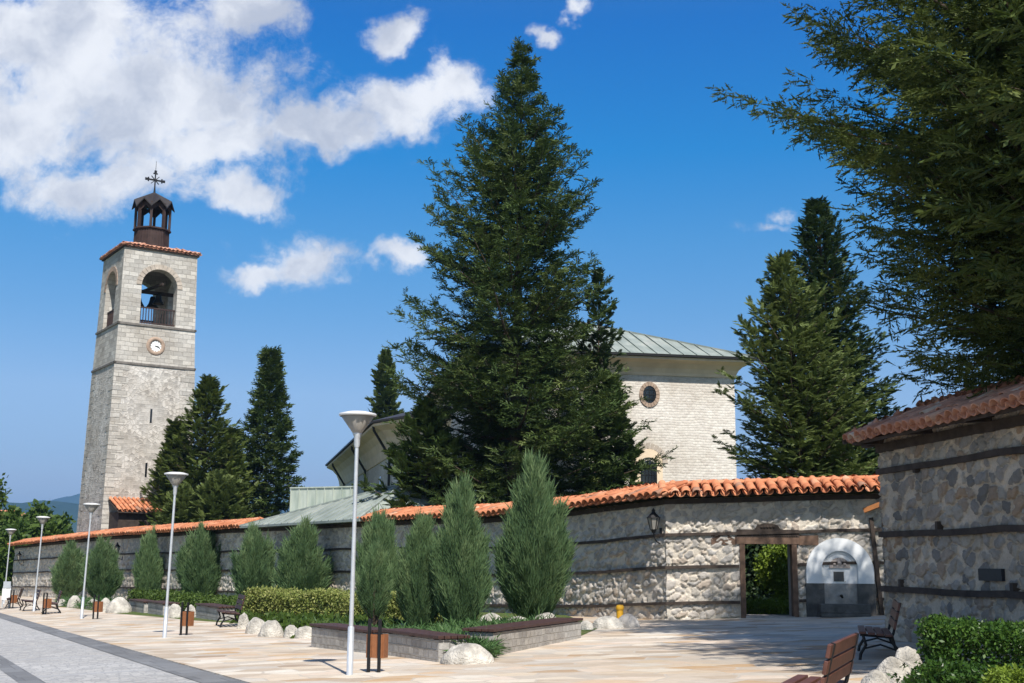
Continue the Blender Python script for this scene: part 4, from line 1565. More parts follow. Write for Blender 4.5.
    # railings
    for k in range(4):
        r_ = MB()
        for z in (Z0 + .12, Z0 + 1.12):
            r_.bar(tpt(k, -W2, z, .25), tpt(k, W2, z, .25), .07, .09)
        for i in range(13):
            u = -W2 + 2 * W2 * (i + .5) / 13
            r_.bar(tpt(k, u, Z0 + .12, .25), tpt(k, u, Z0 + 1.12, .25), .05, .05)
        r_.build('railing', MT['cupola_wood'], root, off)
    # bells on a beam
    bm_ = MB()
    bm_.bar(tpt(1, 0, 19.3, .3), tpt(3, 0, 19.3, .3), .2, .22)
    bm_.bar(tpt(0, .3, 19.5, .3), tpt(2, .3, 19.5, .3), .16, .16)
    bm_.build('bell_beam', MT['timber'], root, off)
    for dx, dy, s in ((-.55, -.5, 1.), (.75, -.1, .75), (.1, .8, .8)):
        b = MB()
        prof = [(.02, .95), (.16, .95), (.22, .85), (.26, .6), (.32, .35), (.45, .12), (.52, 0), (.48, 0), (.40, .12), (.25, .4), (.2, .8), (.02, .85)]
        b.lathe([(r * s, z * s) for r, z in prof], (TC[0] + dx, TC[1] + dy, 19.2 - .98 * s), 18)
        b.build('bell', MT['bronze'], root, off)
    # roof
    ze, zr = 21.70, 22.40
    e = MB()
    ho = 2.53
    cor = [np.array([*(TC + sum_), ze]) for sum_ in (tface(0)[0] * ho - tface(0)[1] * ho, tface(0)[0] * ho + tface(0)[1] * ho, -tface(0)[0] * ho + tface(0)[1] * ho, -tface(0)[0] * ho - tface(0)[1] * ho)]
    ap = np.array([*TC, zr])
    e.add(cor + [ap] + [c_ - (0, 0, .12) for c_ in cor], [(0, 1, 4), (1, 2, 4), (2, 3, 4), (3, 0, 4), (8, 7, 6, 5), (0, 5, 6, 1), (1, 6, 7, 2), (2, 7, 8, 3), (3, 8, 5, 0)])
    e.build('eave', MT['timber'], root, off)
    planes, ridge = [], []
    for k in range(4):
        n, t = tface(k)
        e0 = np.array([*(TC + n * (ho + .04) - t * (ho + .04)), ze + .02])
        dn = np.array([*(n * ho), ze - zr])
        SL = np.linalg.norm(dn)
        dn /= SL
        planes.append((e0, np.array([*t, 0]), 2 * ho + .08, dn, SL, lambda c, d, SL=SL: (ho * d / SL - .05 < c < 2 * ho - ho * d / SL + .2)))
        ridge.append((ap + (0, 0, .06), np.array([*(TC + n * ho - t * ho), ze + .1])))
    tile_roof('tile_roof', planes, MT['old_tile'], root, off, 31, .285, ridge=ridge)
    # cupola
    rc = 1.14
    zb = 22.05
    zd, zp, zt2 = 23.55, 25.05, 26.3
    oc = lambda i, r, z: np.array([TC[0] + r * math.cos(TH + PI / 4 * (i + .5)), TC[1] + r * math.sin(TH + PI / 4 * (i + .5)), z])
    dr = MB()
    for i in range(8):
        dr.add([oc(i, rc * 1.04, zb), oc(i + 1, rc * 1.04, zb), oc(i + 1, rc, zd), oc(i, rc, zd)], [(0, 1, 2, 3)])
        for j in range(5):
            f_ = (j + .5) / 5
            a, b = oc(i, rc * 1.05, zb) * (1 - f_) + oc(i + 1, rc * 1.05, zb) * f_, oc(i, rc * 1.015, zd) * (1 - f_) + oc(i + 1, rc * 1.015, zd) * f_
            dr.bar(a, b, .05, .03, up=(*((a + b) / 2 - [*TC, (a[2] + b[2]) / 2])[:2], 0))
        dr.bar(oc(i, rc * 1.05, zd), oc(i + 1, rc * 1.05, zd), .14, .10)
        dr.bar(oc(i, rc * 1.08, zb + .05), oc(i + 1, rc * 1.08, zb + .05), .14, .10)
    dr.add([oc(i, rc, zd - .02) for i in range(8)], [tuple(range(8))])
    cu = dr.build('cupola', MT['cupola_wood'], root, off)
    for i in range(8):
        p = MB()
        p.bar(oc(i, rc * .98, zd), oc(i, rc * .98, zp + .25), .17, .17, up=(*(oc(i, 1, 0)[:2] - TC), 0))
        p.build('cupola_post', MT['cupola_wood'], cu, off)
    ar = MB()
    for i in range(8):
        a, b = oc(i, rc, zp - .35), oc(i + 1, rc, zp - .35)
        mid = (oc(i, rc, zp + .05) + oc(i + 1, rc, zp + .05)) / 2
        top0, top1 = oc(i, rc, zp + .3), oc(i + 1, rc, zp + .3)
        ar.add([a, mid, b, top1, top0], [(0, 1, 4), (1, 3, 4), (1, 2, 3)])
    ar.build('cupola_frieze', MT['cupola_wood'], cu, off)
    rf = MB()
    apx = np.array([*TC, zt2])
    for i in range(8):                      # zigzag eave: a little gable over every side
        ro = rc * 1.24
        a, b = oc(i, ro, zp - .02), oc(i + 1, ro, zp - .02)
        mid = (oc(i, ro * 1.02, zp + .52) + oc(i + 1, ro * 1.02, zp + .52)) / 2
        for dz in (0, -.10):
            z = np.array([0, 0, dz])
            rf.add([a + z, mid + z, apx + z, b + z], [(0, 1, 2), (1, 3, 2)])
        z = np.array([0, 0, -.10])
        rf.add([a, mid, mid + z, a + z], [(0, 1, 2, 3)])
        rf.add([mid, b, b + z, mid + z], [(0, 1, 2, 3)])
    rf.build('cupola_roof', MT['cupola_roof'], cu, off)
    # cross with rays
    x = MB()
    n, t = tface(0)
    zc = 27.15
    c0 = np.array([*TC, zc])
    T3 = np.array([*t, 0])
    x.tube([(*TC, zt2 - .2), (*TC, zt2 + .35), (*TC, zc + .62)], [.09, .05, .045], 8)
    x.bar(c0 - T3 * .6, c0 + T3 * .6, .09, .10)
    for d in (T3, -T3, np.array([0, 0, 1.])):
        e_ = c0 + d * .6
        x.box(e_, (.16, .10, .16), np.stack([T3, np.array([*n, 0]), np.array([0, 0, 1.])], 1))
        pr = np.cross(d, np.array([*n, 0]))
        x.bar(e_ - d * .14 - pr * .15, e_ - d * .14 + pr * .15, .07, .08)
    for a in range(4):
        q = PI / 4 + a * PI / 2
        d = T3 * math.cos(q) + np.array([0, 0, math.sin(q)])
        x.bar(c0, c0 + d * .38, .05, .05)
    x.tube([(*TC, zc + .6), (*TC, zc + 1.35)], [.02, .012], 6)
    x.build('cross', MT['iron'], root, off)


simple_arch = simple('arch voussoirs', (.42, .36, .30), .85, .2, 3., .3, .02)
bell_tower()


def porch():
    """tiled porch leaning on the tower"""
    n, t = tface(0)
    q0, q1 = np.array([*(TC + n * 4.9 - t * 2.5)]), np.array([*(TC + n * 4.9 + t * .45)])
    off = np.array([*((q0 + q1) / 2), gz(*q0)])
    root = empty('porch', off, 0, 'small lean-to porch with orange tile roof against the foot of the bell tower', 'porch')
    M = np.stack([np.array([*t, 0]), np.array([*n, 0]), np.array([0, 0, 1.])], 1)
    ze, zr = at(126, 511, 75)[2], at(126, 497, 76)[2]
    C = (q0 + q1) / 2 - n * 1.2
    MB().box((*C, (ze + off[2]) / 2), (2.7, 2.2, ze - off[2] - .1), M).build('wall', MT['timber'], root, off)
    e0 = np.array([*(q0 + n * .2), ze])
    dn = np.array([*(n * 2.6), ze - zr])
    SL = np.linalg.norm(dn)
    dn /= SL
    tile_roof('tile_roof', [(e0, np.array([*t, 0]), 2.95, dn, SL, None)], MT['tile'], root, off, 41, .285)
    b = MB()
    a, b1 = e0 - (0, 0, .06), e0 + np.array([*t, 0]) * 2.95 - (0, 0, .06)
    b.add([a, b1, b1 - dn * SL, a - dn * SL, a - (0, 0, .07), b1 - (0, 0, .07), b1 - dn * SL - (0, 0, .07), a - dn * SL - (0, 0, .07)],
          [(0, 1, 2, 3), (7, 6, 5, 4), (0, 4, 5, 1), (1, 5, 6, 2), (2, 6, 7, 3), (3, 7, 4, 0)])
    b.build('eave', MT['timber'], root, off)


porch()


# ------------------------------------------------------------------ church
def plane_hit(px, py, P0, n):
    d = ray(px, py)
    k = ((P0[0]) * n[0] + P0[1] * n[1]) / (d[0] * n[0] + d[1] * n[1])
    return np.array([0, 0, EYE]) + d * k


def church():
    base = gz(3, 56)
    bl, br = np.array([-1.4, 53.2]), np.array([10.2, 55.2])
    al = (br - bl) / np.linalg.norm(br - bl)
    bk = np.array([-al[1], al[0]])
    nf = -bk
    Wd = np.linalg.norm(br - bl)
    ze = at(640, 355.5, 53.6)[2]
    off = np.array([4.3, 54.2, base])
    root = empty('church', off, 0, 'large pale stone church with green sheet metal hipped roof behind the fir', 'church')
    path = Path([bl + bk * 30, bl, br, br + bk * 30], level=base)
    He = ze - base
    w = MB()
    sweep(w, path, [(0, -.5), (0, He - .7), (-.6, He - .7), (-.6, -.5)], step=40)
    w.build('wall', MT['church'], root, off)
    c = MB()
    prof = [(.0, He - .75), (.05, He - .75), (.07, He - .62), (.16, He - .42), (.36, He - .22), (.62, He - .12), (.70, He - .10), (.70, He), (-.3, He), (-.3, He - .75)]
    sweep(c, path, prof, step=40)
    c.build('cornice', MT['cream'], root, off)
    g = MB()
    sweep(g, path, [(.68, He + .012), (.82, He + .012), (.82, He + .09), (.68, He + .09)], step=40)
    g.build('gutter', MT['iron'], root, off)
    # hipped roof
    o = .80
    zr = ze + .06
    A, B = bl - al * o + nf * o, br + al * o + nf * o
    half = Wd / 2 + o
    rise = half * .40
    RA = (A + B) / 2 + bk * half
    A2, B2, RB = A + bk * 30, B + bk * 30, RA + bk * (30 - half)
    z3 = lambda p, z: np.array([p[0], p[1], z])
    r_ = MB()
    V = [z3(A, zr + .06), z3(B, zr + .06), z3(B2, zr + .06), z3(A2, zr + .06), z3(RA, zr + rise), z3(RB, zr + rise)]
    def quad(a, b, c_, d=None):
        pts = [V[a], V[b], V[c_]] + ([V[d]] if d is not None else [])
        e = V[b] - V[a]
        e = e / np.linalg.norm(e)
        uv = [((p - V[a]) @ e, np.linalg.norm((p - V[a]) - e * ((p - V[a]) @ e))) for p in pts]
        r_.add(pts, [tuple(range(len(pts)))], uv=uv)
    quad(0, 1, 4)
    quad(1, 2, 5, 4)
    quad(3, 0, 4, 5)
    V_ = [v - np.array([0, 0, .10]) for v in V]
    r_.add([V_[0], V_[1], V_[2], V_[3]], [(3, 2, 1, 0)])
    # standing seams
    sl = np.array([*(bk * half), rise])
    for i in range(1, int(2 * half / .62)):
        u = i * .62
        f_ = min(u, 2 * half - u) / half
        p = z3(A + al * u, zr + .075)
        r_.bar(p, p + sl * f_, .035, .05)
    for sg, P, dirv in ((1, B, -al), (-1, A, al)):
        s2 = np.array([*(dirv * half), rise])
        for i in range(1, 48):
            u = i * .62
            f_ = min(u / half, 1.)
            p = z3(P + bk * u, zr + .075)
            r_.bar(p, p + s2 * f_, .035, .05)
    for a, b in ((0, 4), (1, 4), (4, 5)):
        r_.bar(V[a] + (0, 0, .03), V[b] + (0, 0, .03), .09, .07)
    r_.build('roof', MT['verdigris'], root, off)
    # oval window
    M = np.stack([np.array([*al, 0]), np.array([0, 0, 1.]), np.array([*nf, 0])], 1)
    h = plane_hit(649.4, 394.6, bl, nf)

    def ellipse(rx, ry, n=32):
        return [(rx * math.cos(2 * PI * k / n), ry * math.sin(2 * PI * k / n)) for k in range(n)]
    fr = MB()
    n = 18
    for k in range(n):
        t0, t1 = 2 * PI * k / n + .02, 2 * PI * (k + 1) / n - .02
        ring = [(.31 * math.cos(t0), .40 * math.sin(t0)), (.48 * math.cos(t0), .58 * math.sin(t0)), (.48 * math.cos(t1), .58 * math.sin(t1)), (.31 * math.cos(t1), .40 * math.sin(t1))]
        fr.prism(ring, -.05, .05, M, h)
    wnd = MB().prism(ellipse(.32, .41), -.2, .012, M, h).build('oval_window', MT['glass'], root, off)
    fr.build('frame', MT['frame_brown'], wnd, off)
    g = MB()
    for k in (-.2, 0, .2):
        L = .39 * math.sqrt(1 - (k / .32) ** 2)
        g.bar(h + M @ np.array([k, -L, .03]), h + M @ np.array([k, L, .03]), .02, .02)
    for k in (-.22, 0, .22):
        L = .31 * math.sqrt(1 - (k / .41) ** 2)
        g.bar(h + M @ np.array([-L, k, .03]), h + M @ np.array([L, k, .03]), .02, .02)
    g.build('grille', MT['iron'], wnd, off)
    # arched window below
    h = plane_hit(648.5, 470, bl, nf)
    wa, zs = .38, .35
    def archp(wv, zb, zs_):
        return [(-wv, zb), (wv, zb)] + [(wv * math.cos(a), zs_ + wv * math.sin(a)) for a in np.linspace(0, PI, 13)]
    wnd = MB().prism(archp(wa, -1.3, .05), -.2, .012, M, h).build('arched_window', MT['glass'], root, off)
    fr = MB()
    for sg in (-1, 1):
        fr.prism([(sg * wa, -1.3), (sg * (wa + .26), -1.3), (sg * (wa + .26), .3), (sg * wa, .3)], -.05, .05, M, h)
    fr.prism([(-(wa + .26) * math.cos(a), .3 + (wa + .26) * math.sin(a)) for a in np.linspace(0, PI, 15)] + [(wa * math.cos(a), .3 + .26 * math.sin(a)) for a in np.linspace(0, PI, 15)], -.05, .05, M, h)
    fr.build('frame', MT['cream'], wnd, off)
    v = MB()
    for k in range(13):
        t0, t1 = PI * k / 13 + .03, PI * (k + 1) / 13 - .03
        v.prism([(-r * math.cos(t), .3 + r * math.sin(t)) for r, t in ((wa + .28, t0), (wa + .52, t0), (wa + .52, t1), (wa + .28, t1))], -.05, .03, M, h)
    v.build('voussoir_ring', simple_arch, wnd, off)
    g = MB()
    for k in np.linspace(-.3, .3, 5):
        g.bar(h + M @ np.array([k, -1.3, .03]), h + M @ np.array([k, .33, .03]), .02, .02)
    for k in np.linspace(-1.2, .1, 5):
        g.bar(h + M @ np.array([-.37, k, .03]), h + M @ np.array([.37, k, .03]), .02, .02)
    g.build('grille', MT['iron'], wnd, off)
    # --- side wing receding to the left, with its deep plaster cove
    E, J, K = np.array([-13.9, 100.]), np.array([-6.75, 69.]), np.array([-2.6, 63.6])
    wp = Path([E + np.array([6, 6]), E, J, K], level=base)
    zw = at(396, 423, 69 - .9)[2]
    Hw = zw - base
    w = MB()
    sweep(w, wp, [(0, -.5), (0, Hw - .8), (-.6, Hw - .8), (-.6, -.5)], step=60)
    w.build('wing_wall', MT['church'], root, off)
    c = MB()
    sweep(c, wp, [(.0, Hw - 1.75), (.06, Hw - 1.75), (.10, Hw - 1.55), (.16, Hw - 1.2), (.34, Hw - .75), (.66, Hw - .38), (1.05, Hw - .18), (1.12, Hw - .14), (1.12, Hw), (-.3, Hw), (-.3, Hw - 1.75)], step=60)
    c.build('wing_cornice', MT['cream'], root, off)
    r_ = MB()
    sweep(r_, wp, [(1.25, Hw + .02), (1.25, Hw + .14), (-3.5, Hw + 1.6), (-3.5, Hw + 1.4)], step=60)
    r_.build('wing_roof', MT['cupola_roof'], root, off)
    for px in (348, 369, 397):
        q = min(np.linspace(wp.s[1], wp.s[2], 600), key=lambda q: abs(512 + FPX * wp.pos(q)[0][0] / wp.pos(q)[0][1] - px))
        p, nn = wp.pos([q])[0], wp.seg_n[1]
        P3 = lambda o_, z: (*(p + nn * o_), base + z)
        MB().tube([P3(1.08, Hw - .12), P3(1.06, Hw - .35), P3(.16, Hw - 1.75), P3(.13, Hw - 2.1), P3(.13, 0)], .075, 8).build('drainpipe', MT['iron'], root, off)
    q = wp.s[2] - 5.
    p, nn = wp.pos([q])[0], wp.seg_n[1]
    M2 = np.stack([np.array([-nn[1], nn[0], 0]), np.array([0, 0, 1.]), np.array([*nn, 0])], 1)
    wnd = MB().prism([(-.4, -.8), (.4, -.8), (.4, .8), (-.4, .8)], -.2, .012, M2, (*p, base + Hw - 3.4)).build('side_window', MT['glass'], root, off)


church()


def annex():
    """low building behind the long wall under a green sheet roof"""
    def wpx(px):
        q = min(np.linspace(0, left_path.L, 1200), key=lambda q: abs(512 + FPX * left_path.pos(q)[0][0] / left_path.pos(q)[0][1] - px))
        return q
    qa, qb = wpx(258), wpx(377)
    na, nb = left_path.nrm([qa])[0], left_path.nrm([qb])[0]
    zA, zB = left_path.base([qa])[0] + WALL_H + .10, left_path.base([qb])[0] + WALL_H + .12
    F1 = np.array([*(left_path.pos([qa])[0] + na * .62), zA])
    F2 = np.array([*(left_path.pos([qb])[0] + nb * .62), zB])
    ap = at(403, 484, 47.6)
    B2 = np.array([*(F2[:2] - nb * 5.2 + np.array([nb[1], -nb[0]]) * -.6), zB])
    B1 = np.array([*(F1[:2] - na * 6.5), zA])
    off = np.array([*((F1 + B2)[:2] / 2), gz(*((F1 + B2)[:2] / 2))])
    root = empty('annex', off, 0, 'low annex with hipped green sheet metal roof rising over the long wall', 'building')
    r_ = MB()
    for a, b, c_ in ((F1, F2, ap), (F2, B2, ap), (B2, B1, ap), (B1, F1, ap)):
        e = (b - a) / np.linalg.norm(b - a)
        r_.add([a, b, c_], [(0, 1, 2)], uv=[((p - a) @ e, np.linalg.norm((p - a) - e * ((p - a) @ e))) for p in (a, b, c_)])
        nn = np.cross(b - a, c_ - a)
        nn /= np.linalg.norm(nn)
        L = np.linalg.norm(b - a)
        for i in range(1, int(L / .58)):
            s = i * .58
            p = a + e * s
            hgt = (c_ - a) - e * ((c_ - a) @ e)
            s_ap = (c_ - a) @ e
            k = s / s_ap if s < s_ap else (L - s) / (L - s_ap)
            if s_ap > 0 and 0 < k <= 1.001:
                r_.bar(p + nn * .015, p + hgt * k + nn * .015, .03, .05, up=nn)
    lo = [p - (0, 0, .09) for p in (F1, F2, B2, B1)]
    for i in range(4):
        a, b = (F1, F2, B2, B1)[i], (F1, F2, B2, B1)[(i + 1) % 4]
        r_.add([a, b, lo[(i + 1) % 4], lo[i]], [(0, 1, 2, 3)])
        r_.bar(a + (0, 0, .02), ap + (0, 0, .03), .07, .06)
    r_.add(lo, [(0, 1, 2, 3)])
    r_.build('roof', MT['verdigris'], root, off)
    w = MB()
    P = [F1[:2] - na * 1.8, F2[:2] - nb * 1.8, B2[:2] + nb * .4, B1[:2] + na * .4]
    w.add([(*p, off[2] - .3) for p in P] + [(*p, zA - .12) for p in P], [(0, 1, 5, 4), (1, 2, 6, 5), (2, 3, 7, 6), (3, 0, 4, 7), (4, 5, 6, 7)])
    w.build('wall', MT['grey_stone'], root, off)
    # upright sheet clad parapet
    pw = MB()
    a, b = at(291, 488.5, 52.5), at(352, 488.5, 51.2)
    zt = a[2]
    d = (b - a)[:2] / np.linalg.norm((b - a)[:2])
    n2 = np.array([d[1], -d[0]])
    M = np.stack([np.array([*d, 0]), np.array([0, 0, 1.]), np.array([*n2, 0])], 1)
    L = np.linalg.norm((b - a)[:2])
    pw.prism([(0, -2.6), (L, -2.6), (L, 0), (0, 0)], -.3, 0, M, a)
    for i in range(0, int(L / .43) + 1):
        pw.prism([(i * .43, -2.6), (i * .43 + .03, -2.6), (i * .43 + .03, .02), (i * .43, .02)], 0.001, .04, M, a)
    pw.prism([(-.03, 0), (L + .03, 0), (L + .03, .05), (-.03, .05)], -.33, .05, M, a)
    pw.build('parapet', MT['pale_sheet'], root, off)


def pale_sheet():
    m, nt, b = mat_base('pale green sheet cladding', .6, .3)
    co = nd(nt, 'ShaderNodeTexCoord').outputs['Object']
    st = nd(nt, 'ShaderNodeMapping', {'Vector': co, 'Scale': (3, 3, .5)}).outputs[0]
    c = ramp(nt, noise(nt, st, 1.6, 6), [(.3, (.30, .35, .30)), (.6, (.44, .48, .42)), (.8, (.50, .52, .46))])
    nt.links.new(c, b.inputs['Base Color'])
    MT['pale_sheet'] = m


pale_sheet()
annex()


# ------------------------------------------------------------------ fountain
def fountain():
    q = 4.45
    off = gx(q, .02, 0)
    root = empty('drinking_fountain', off, 0, 'white arched wall fountain with dark stone trough in the corner by the gateway', 'fountain')
    O = gx(q, 0, 0)
    def archp(w, zb, zt, n=21, sq=1.):
        zs = zt - w * sq
        return [(-w, zb), (w, zb)] + [(w * math.cos(a), zs + w * sq * math.sin(a)) for a in np.linspace(0, PI, n)]
    w, zb, zt = .86, .83, 1.99
    # white panel with an arched recess: outer ring around the niche
    wi, zi = .46, 1.66
    p = MB()
    zs_o, zs_i = zt - w * 1.0, zi - wi
    A = [(-w, zb)] + [(-w * math.cos(a), zs_o + w * math.sin(a)) for a in np.linspace(0, PI, 25)] + [(w, zb)]
    Bn = [(-wi, zb)] + [(-wi * math.cos(a), zs_i + wi * math.sin(a)) for a in np.linspace(0, PI, 25)] + [(wi, zb)]
    def P3(u, z, d):
        return O + GM @ np.array([u, z, d])
    for i in range(len(A) - 1):
        for d in (.12,):
            p.add([P3(*A[i], d), P3(*A[i + 1], d), P3(*Bn[i + 1], d), P3(*Bn[i], d)], [(0, 1, 2, 3)])
        p.add([P3(*A[i], .12), P3(*A[i + 1], .12), P3(*A[i + 1], -.1), P3(*A[i], -.1)], [(0, 1, 2, 3)])
        p.add([P3(*Bn[i], .12), P3(*Bn[i + 1], .12), P3(*Bn[i + 1], .05), P3(*Bn[i], .05)], [(0, 1, 2, 3)])
    for sg in (-1, 1):
        p.add([P3(sg * w, zb, .12), P3(sg * wi, zb, .12), P3(sg * wi, zb, -.1), P3(sg * w, zb, -.1)], [(0, 1, 2, 3)])
    p.build('arch_panel', MT['plaster'], root, off)
    n_ = MB()
    n_.prism([(u, z) for u, z in Bn], -.05, .055, GM, O)
    nb = n_.build('niche', MT['plaster'], root, off)
    r_ = MB()
    for i in range(2, len(Bn) - 3):
        r_.bar(P3(Bn[i][0] * .88, zs_i + (Bn[i][1] - zs_i) * .88, .07), P3(Bn[i + 1][0] * .88, zs_i + (Bn[i + 1][1] - zs_i) * .88, .06), .025, .02)
    r_.build('niche_rib', MT['plaster'], nb, off)
    ic = MB()
    ic.prism([(-.27, 0), (.27, 0)] + [(.27 * math.cos(a), .27 * math.sin(a)) for a in np.linspace(.05, PI - .05, 14)], .056, .085, GM, P3(0, 1.22, 0))
    for u, z, r in ((0, .13, .06), (-.13, .09, .045), (.13, .09, .045)):
        ic.lathe([(.001, .03), (r * .7, .02), (r, 0)], P3(u, 1.22 + z, .085), 10, rot=GM)
    ic.build('relief', MT['icon'], nb, off)
    MB().prism([(-.13, .0), (.13, .0), (.13, .25), (-.13, .25)], .056, .068, GM, P3(-.03, .88, 0)).build('inset_plaque', MT['dark_stone'], nb, off)
    for sg in (-1, 1):
        MB().prism([(sg * .88, -.1), (sg * .42, -.1), (sg * .42, .83), (sg * .88, .83)], -.05, .14, GM, O).build('plinth', MT['dark_stone'], root, off)
    MB().prism([(-.42, -.1), (.42, -.1), (.42, .83), (-.42, .83)], -.05, .10, GM, O).build('back_slab', MT['grey_stone'], root, off)
    sp = MB()
    sp.tube([P3(0, .52, .10), P3(0, .53, .22), P3(0, .48, .28)], .03, 8)
    sp.build('spout', MT['bronze'], root, off)
    t = MB()
    for pr in ([(-.62, 0), (.62, 0), (.62, .10), (-.62, .10)],):
        t.prism(pr, .14, .68, GM, O)
    t.prism([(-.62, .10), (.62, .10), (.62, .32), (-.62, .32)], .58, .68, GM, O)
    t.prism([(-.62, .10), (.62, .10), (.62, .32), (-.62, .32)], .14, .22, GM, O)
    for sg in (-1, 1):
        t.prism([(sg * .62, .10), (sg * .52, .10), (sg * .52, .32), (sg * .62, .32)], .22, .58, GM, O)
    t.build('trough', MT['dark_stone'], root, off, bevel=.015)


fountain()


# ------------------------------------------------------------------ street furniture
def wall_lantern(path, q, z, label, scale=1.):
    p, n = path.pos([q])[0], path.nrm([q])[0]
    b = path.base([q])[0]
    off = np.array([*p, b + z])
    root = empty('wall_lantern', off, 0, label, 'lantern', 'lanterns on the churchyard wall')
    s = scale
    n3 = np.array([*n, 0])
    c = off + n3 * .34 * s
    br = MB()
    br.bar(off + n3 * .02 + (0, 0, -.42 * s), off + n3 * .02 + (0, 0, .05 * s), .07 * s, .03 * s, up=n3)
    a = np.linspace(0, PI / 2, 8)
    br.tube([off + n3 * (.03 + .31 * s * math.sin(t)) + np.array([0, 0, -.36 * s + .28 * s * (1 - math.cos(t))]) for t in a], .016 * s, 6)
    br.build('bracket', MT['iron'], root, off)
    lb = MB()
    lb.lathe([(.02, -.10), (.05, -.08), (.06, -.04), (.09, 0)], c, 6)
    lb.lathe([(.19, .30), (.15, .34), (.06, .43), (.04, .46), (.05, .49), (.015, .55), (.0, .56)], c + 0, 6, smooth=False)
    for k in range(6):
        t = k * PI / 3
        lb.bar(c + (.09 * math.cos(t), .09 * math.sin(t), 0), c + (.16 * math.cos(t), .16 * math.sin(t), .31), .018, .018)
    lb.build('lantern_frame', MT['iron'], root, off)
    gl = MB()
    gl.lathe([(.08, .005), (.15, .30)], c, 6, smooth=False)
    gl.build('lantern_glass', MT['lamp_glass'], root, off)


wall_lantern(left_path, left_path.L - .18, 2.33, 'black wall lantern at the sunlit bend of the churchyard wall')


def q_at(px):
    return min(np.linspace(0, left_path.L, 1200), key=lambda q: abs(512 + FPX * left_path.pos(q)[0][0] / left_path.pos(q)[0][1] - px))


wall_lantern(left_path, q_at(131), 2.25, 'black wall lantern on the shaded wall between two junipers')
wall_lantern(left_path, q_at(34), 2.20, 'far small black wall lantern near the low far end of the long wall')


def lamp_posts():
    root = empty('lamp_post', (0, 0, 0))
    b = MB()
    b.lathe([(.10, 0), (.10, .02), (.048, .03), (.048, .72), (.040, .74)], n=14)
    b.build('base_sleeve', MT['pole'], root)
    MB().tube([(0, 0, .02), (0, 0, 3.42)], [.034, .028], 12).build('pole', MT['pole'], root)
    MB().lathe([(.034, 3.36), (.045, 3.40), (.048, 3.52), (.070, 3.57), (.065, 3.60), (.001, 3.60)], n=14).build('collar', MT['pole'], root)
    lc = MB()
    lc.lathe([(.07, 3.58), (.25, 3.83), (.245, 3.835), (.062, 3.59)], n=20)
    lc.build('lamp_cone', MT['lamp_glass'], root)
    li = MB()
    for k in range(7):
        li.lathe([(.03 + .012 * k, 3.62 + .028 * k), (.05 + .014 * k, 3.635 + .028 * k), (.03 + .012 * k, 3.64 + .028 * k)], n=12)
    li.build('louvre', MT['cap'], root)
    MB().lathe([(.27, 3.83), (.285, 3.845), (.28, 3.87), (.16, 3.90), (.001, 3.91)], n=24).build('lamp_cap', MT['cap'], root)
    spots = [((349.5, 678.5), 'tall grey lamp post standing nearest, beside the litter bin at the brown topped stone bench'),
             ((164.3, 639.4), 'second grey lamp post, standing just left of the litter bin before the low clipped hedge'),
             ((81.3, 619.5), 'third grey lamp post, its cone head in front of the bell tower foot'),
             ((33.7, 611.6), 'fourth grey lamp post, between two far park benches'),
             ((3.6, 603.5), 'farthest grey lamp post at the left edge beside the white board')]
    for i, (px, lab) in enumerate(spots):
        o = root if i == 0 else copy_tree(root)
        g = G(*px)
        o.location = g
        o.rotation_euler = (0, [.0, .012, .018, .02, .02][i], i * 1.1)
        if i:
            o.rotation_euler = Matrix.Rotation([.0, .015, .022, .025, .02][i], 4, 'Y').to_euler()
        tag(o, lab, 'lamp post', 'grey lamp posts along the street')


lamp_posts()


def litter_bins():
    root = empty('litter_bin', (0, 0, 0))
    for sx in (-1, 1):
        p = MB()
        p.box((sx * .085, -.02, .41), (.04, .04, .82))
        p.box((sx * .085, .03, .01), (.09, .24, .02))
        p.build('post', MT['iron'], root)
    b = MB()
    for sy in (-1, 1):
        for i in range(3):
            b.box((-.088 + .088 * i, .08 + sy * .09, .43), (.083, .016, .34))
    for sx in (-1, 1):
        for i in range(2):
            b.box((sx * .135, .04 + .08 * i, .43), (.016, .076, .34))
    b.box((0, .08, .28), (.26, .16, .02))
    b.build('bin_box', MT['bin_wood'], root)
    MB().lathe([(.07, .59), (.08, .605), (.07, .61), (.06, .60)], (0, .08, 0), 16).build('liner_rim', MT['iron'], root)
    spots = [((374, 676), 'brown wooden litter bin on black posts beside the nearest lamp post'),
             ((184, 637), 'brown wooden litter bin just right of the second lamp post'),
             ((95.5, 620), 'brown wooden litter bin just right of the third lamp post'),
             ((44.5, 615), 'brown litter bin standing at the far bench right of the fourth lamp post'),
             ((11.5, 608.6), 'farthest brown litter bin, beside the white board')]
    for i, (px, lab) in enumerate(spots):
        o = root if i == 0 else copy_tree(root)
        o.location = G(*px)
        o.rotation_euler = (0, 0, [-.35, -.4, -.3, -.5, -.4][i])
        tag(o, lab, 'litter bin', 'wooden litter bins along the street')


litter_bins()


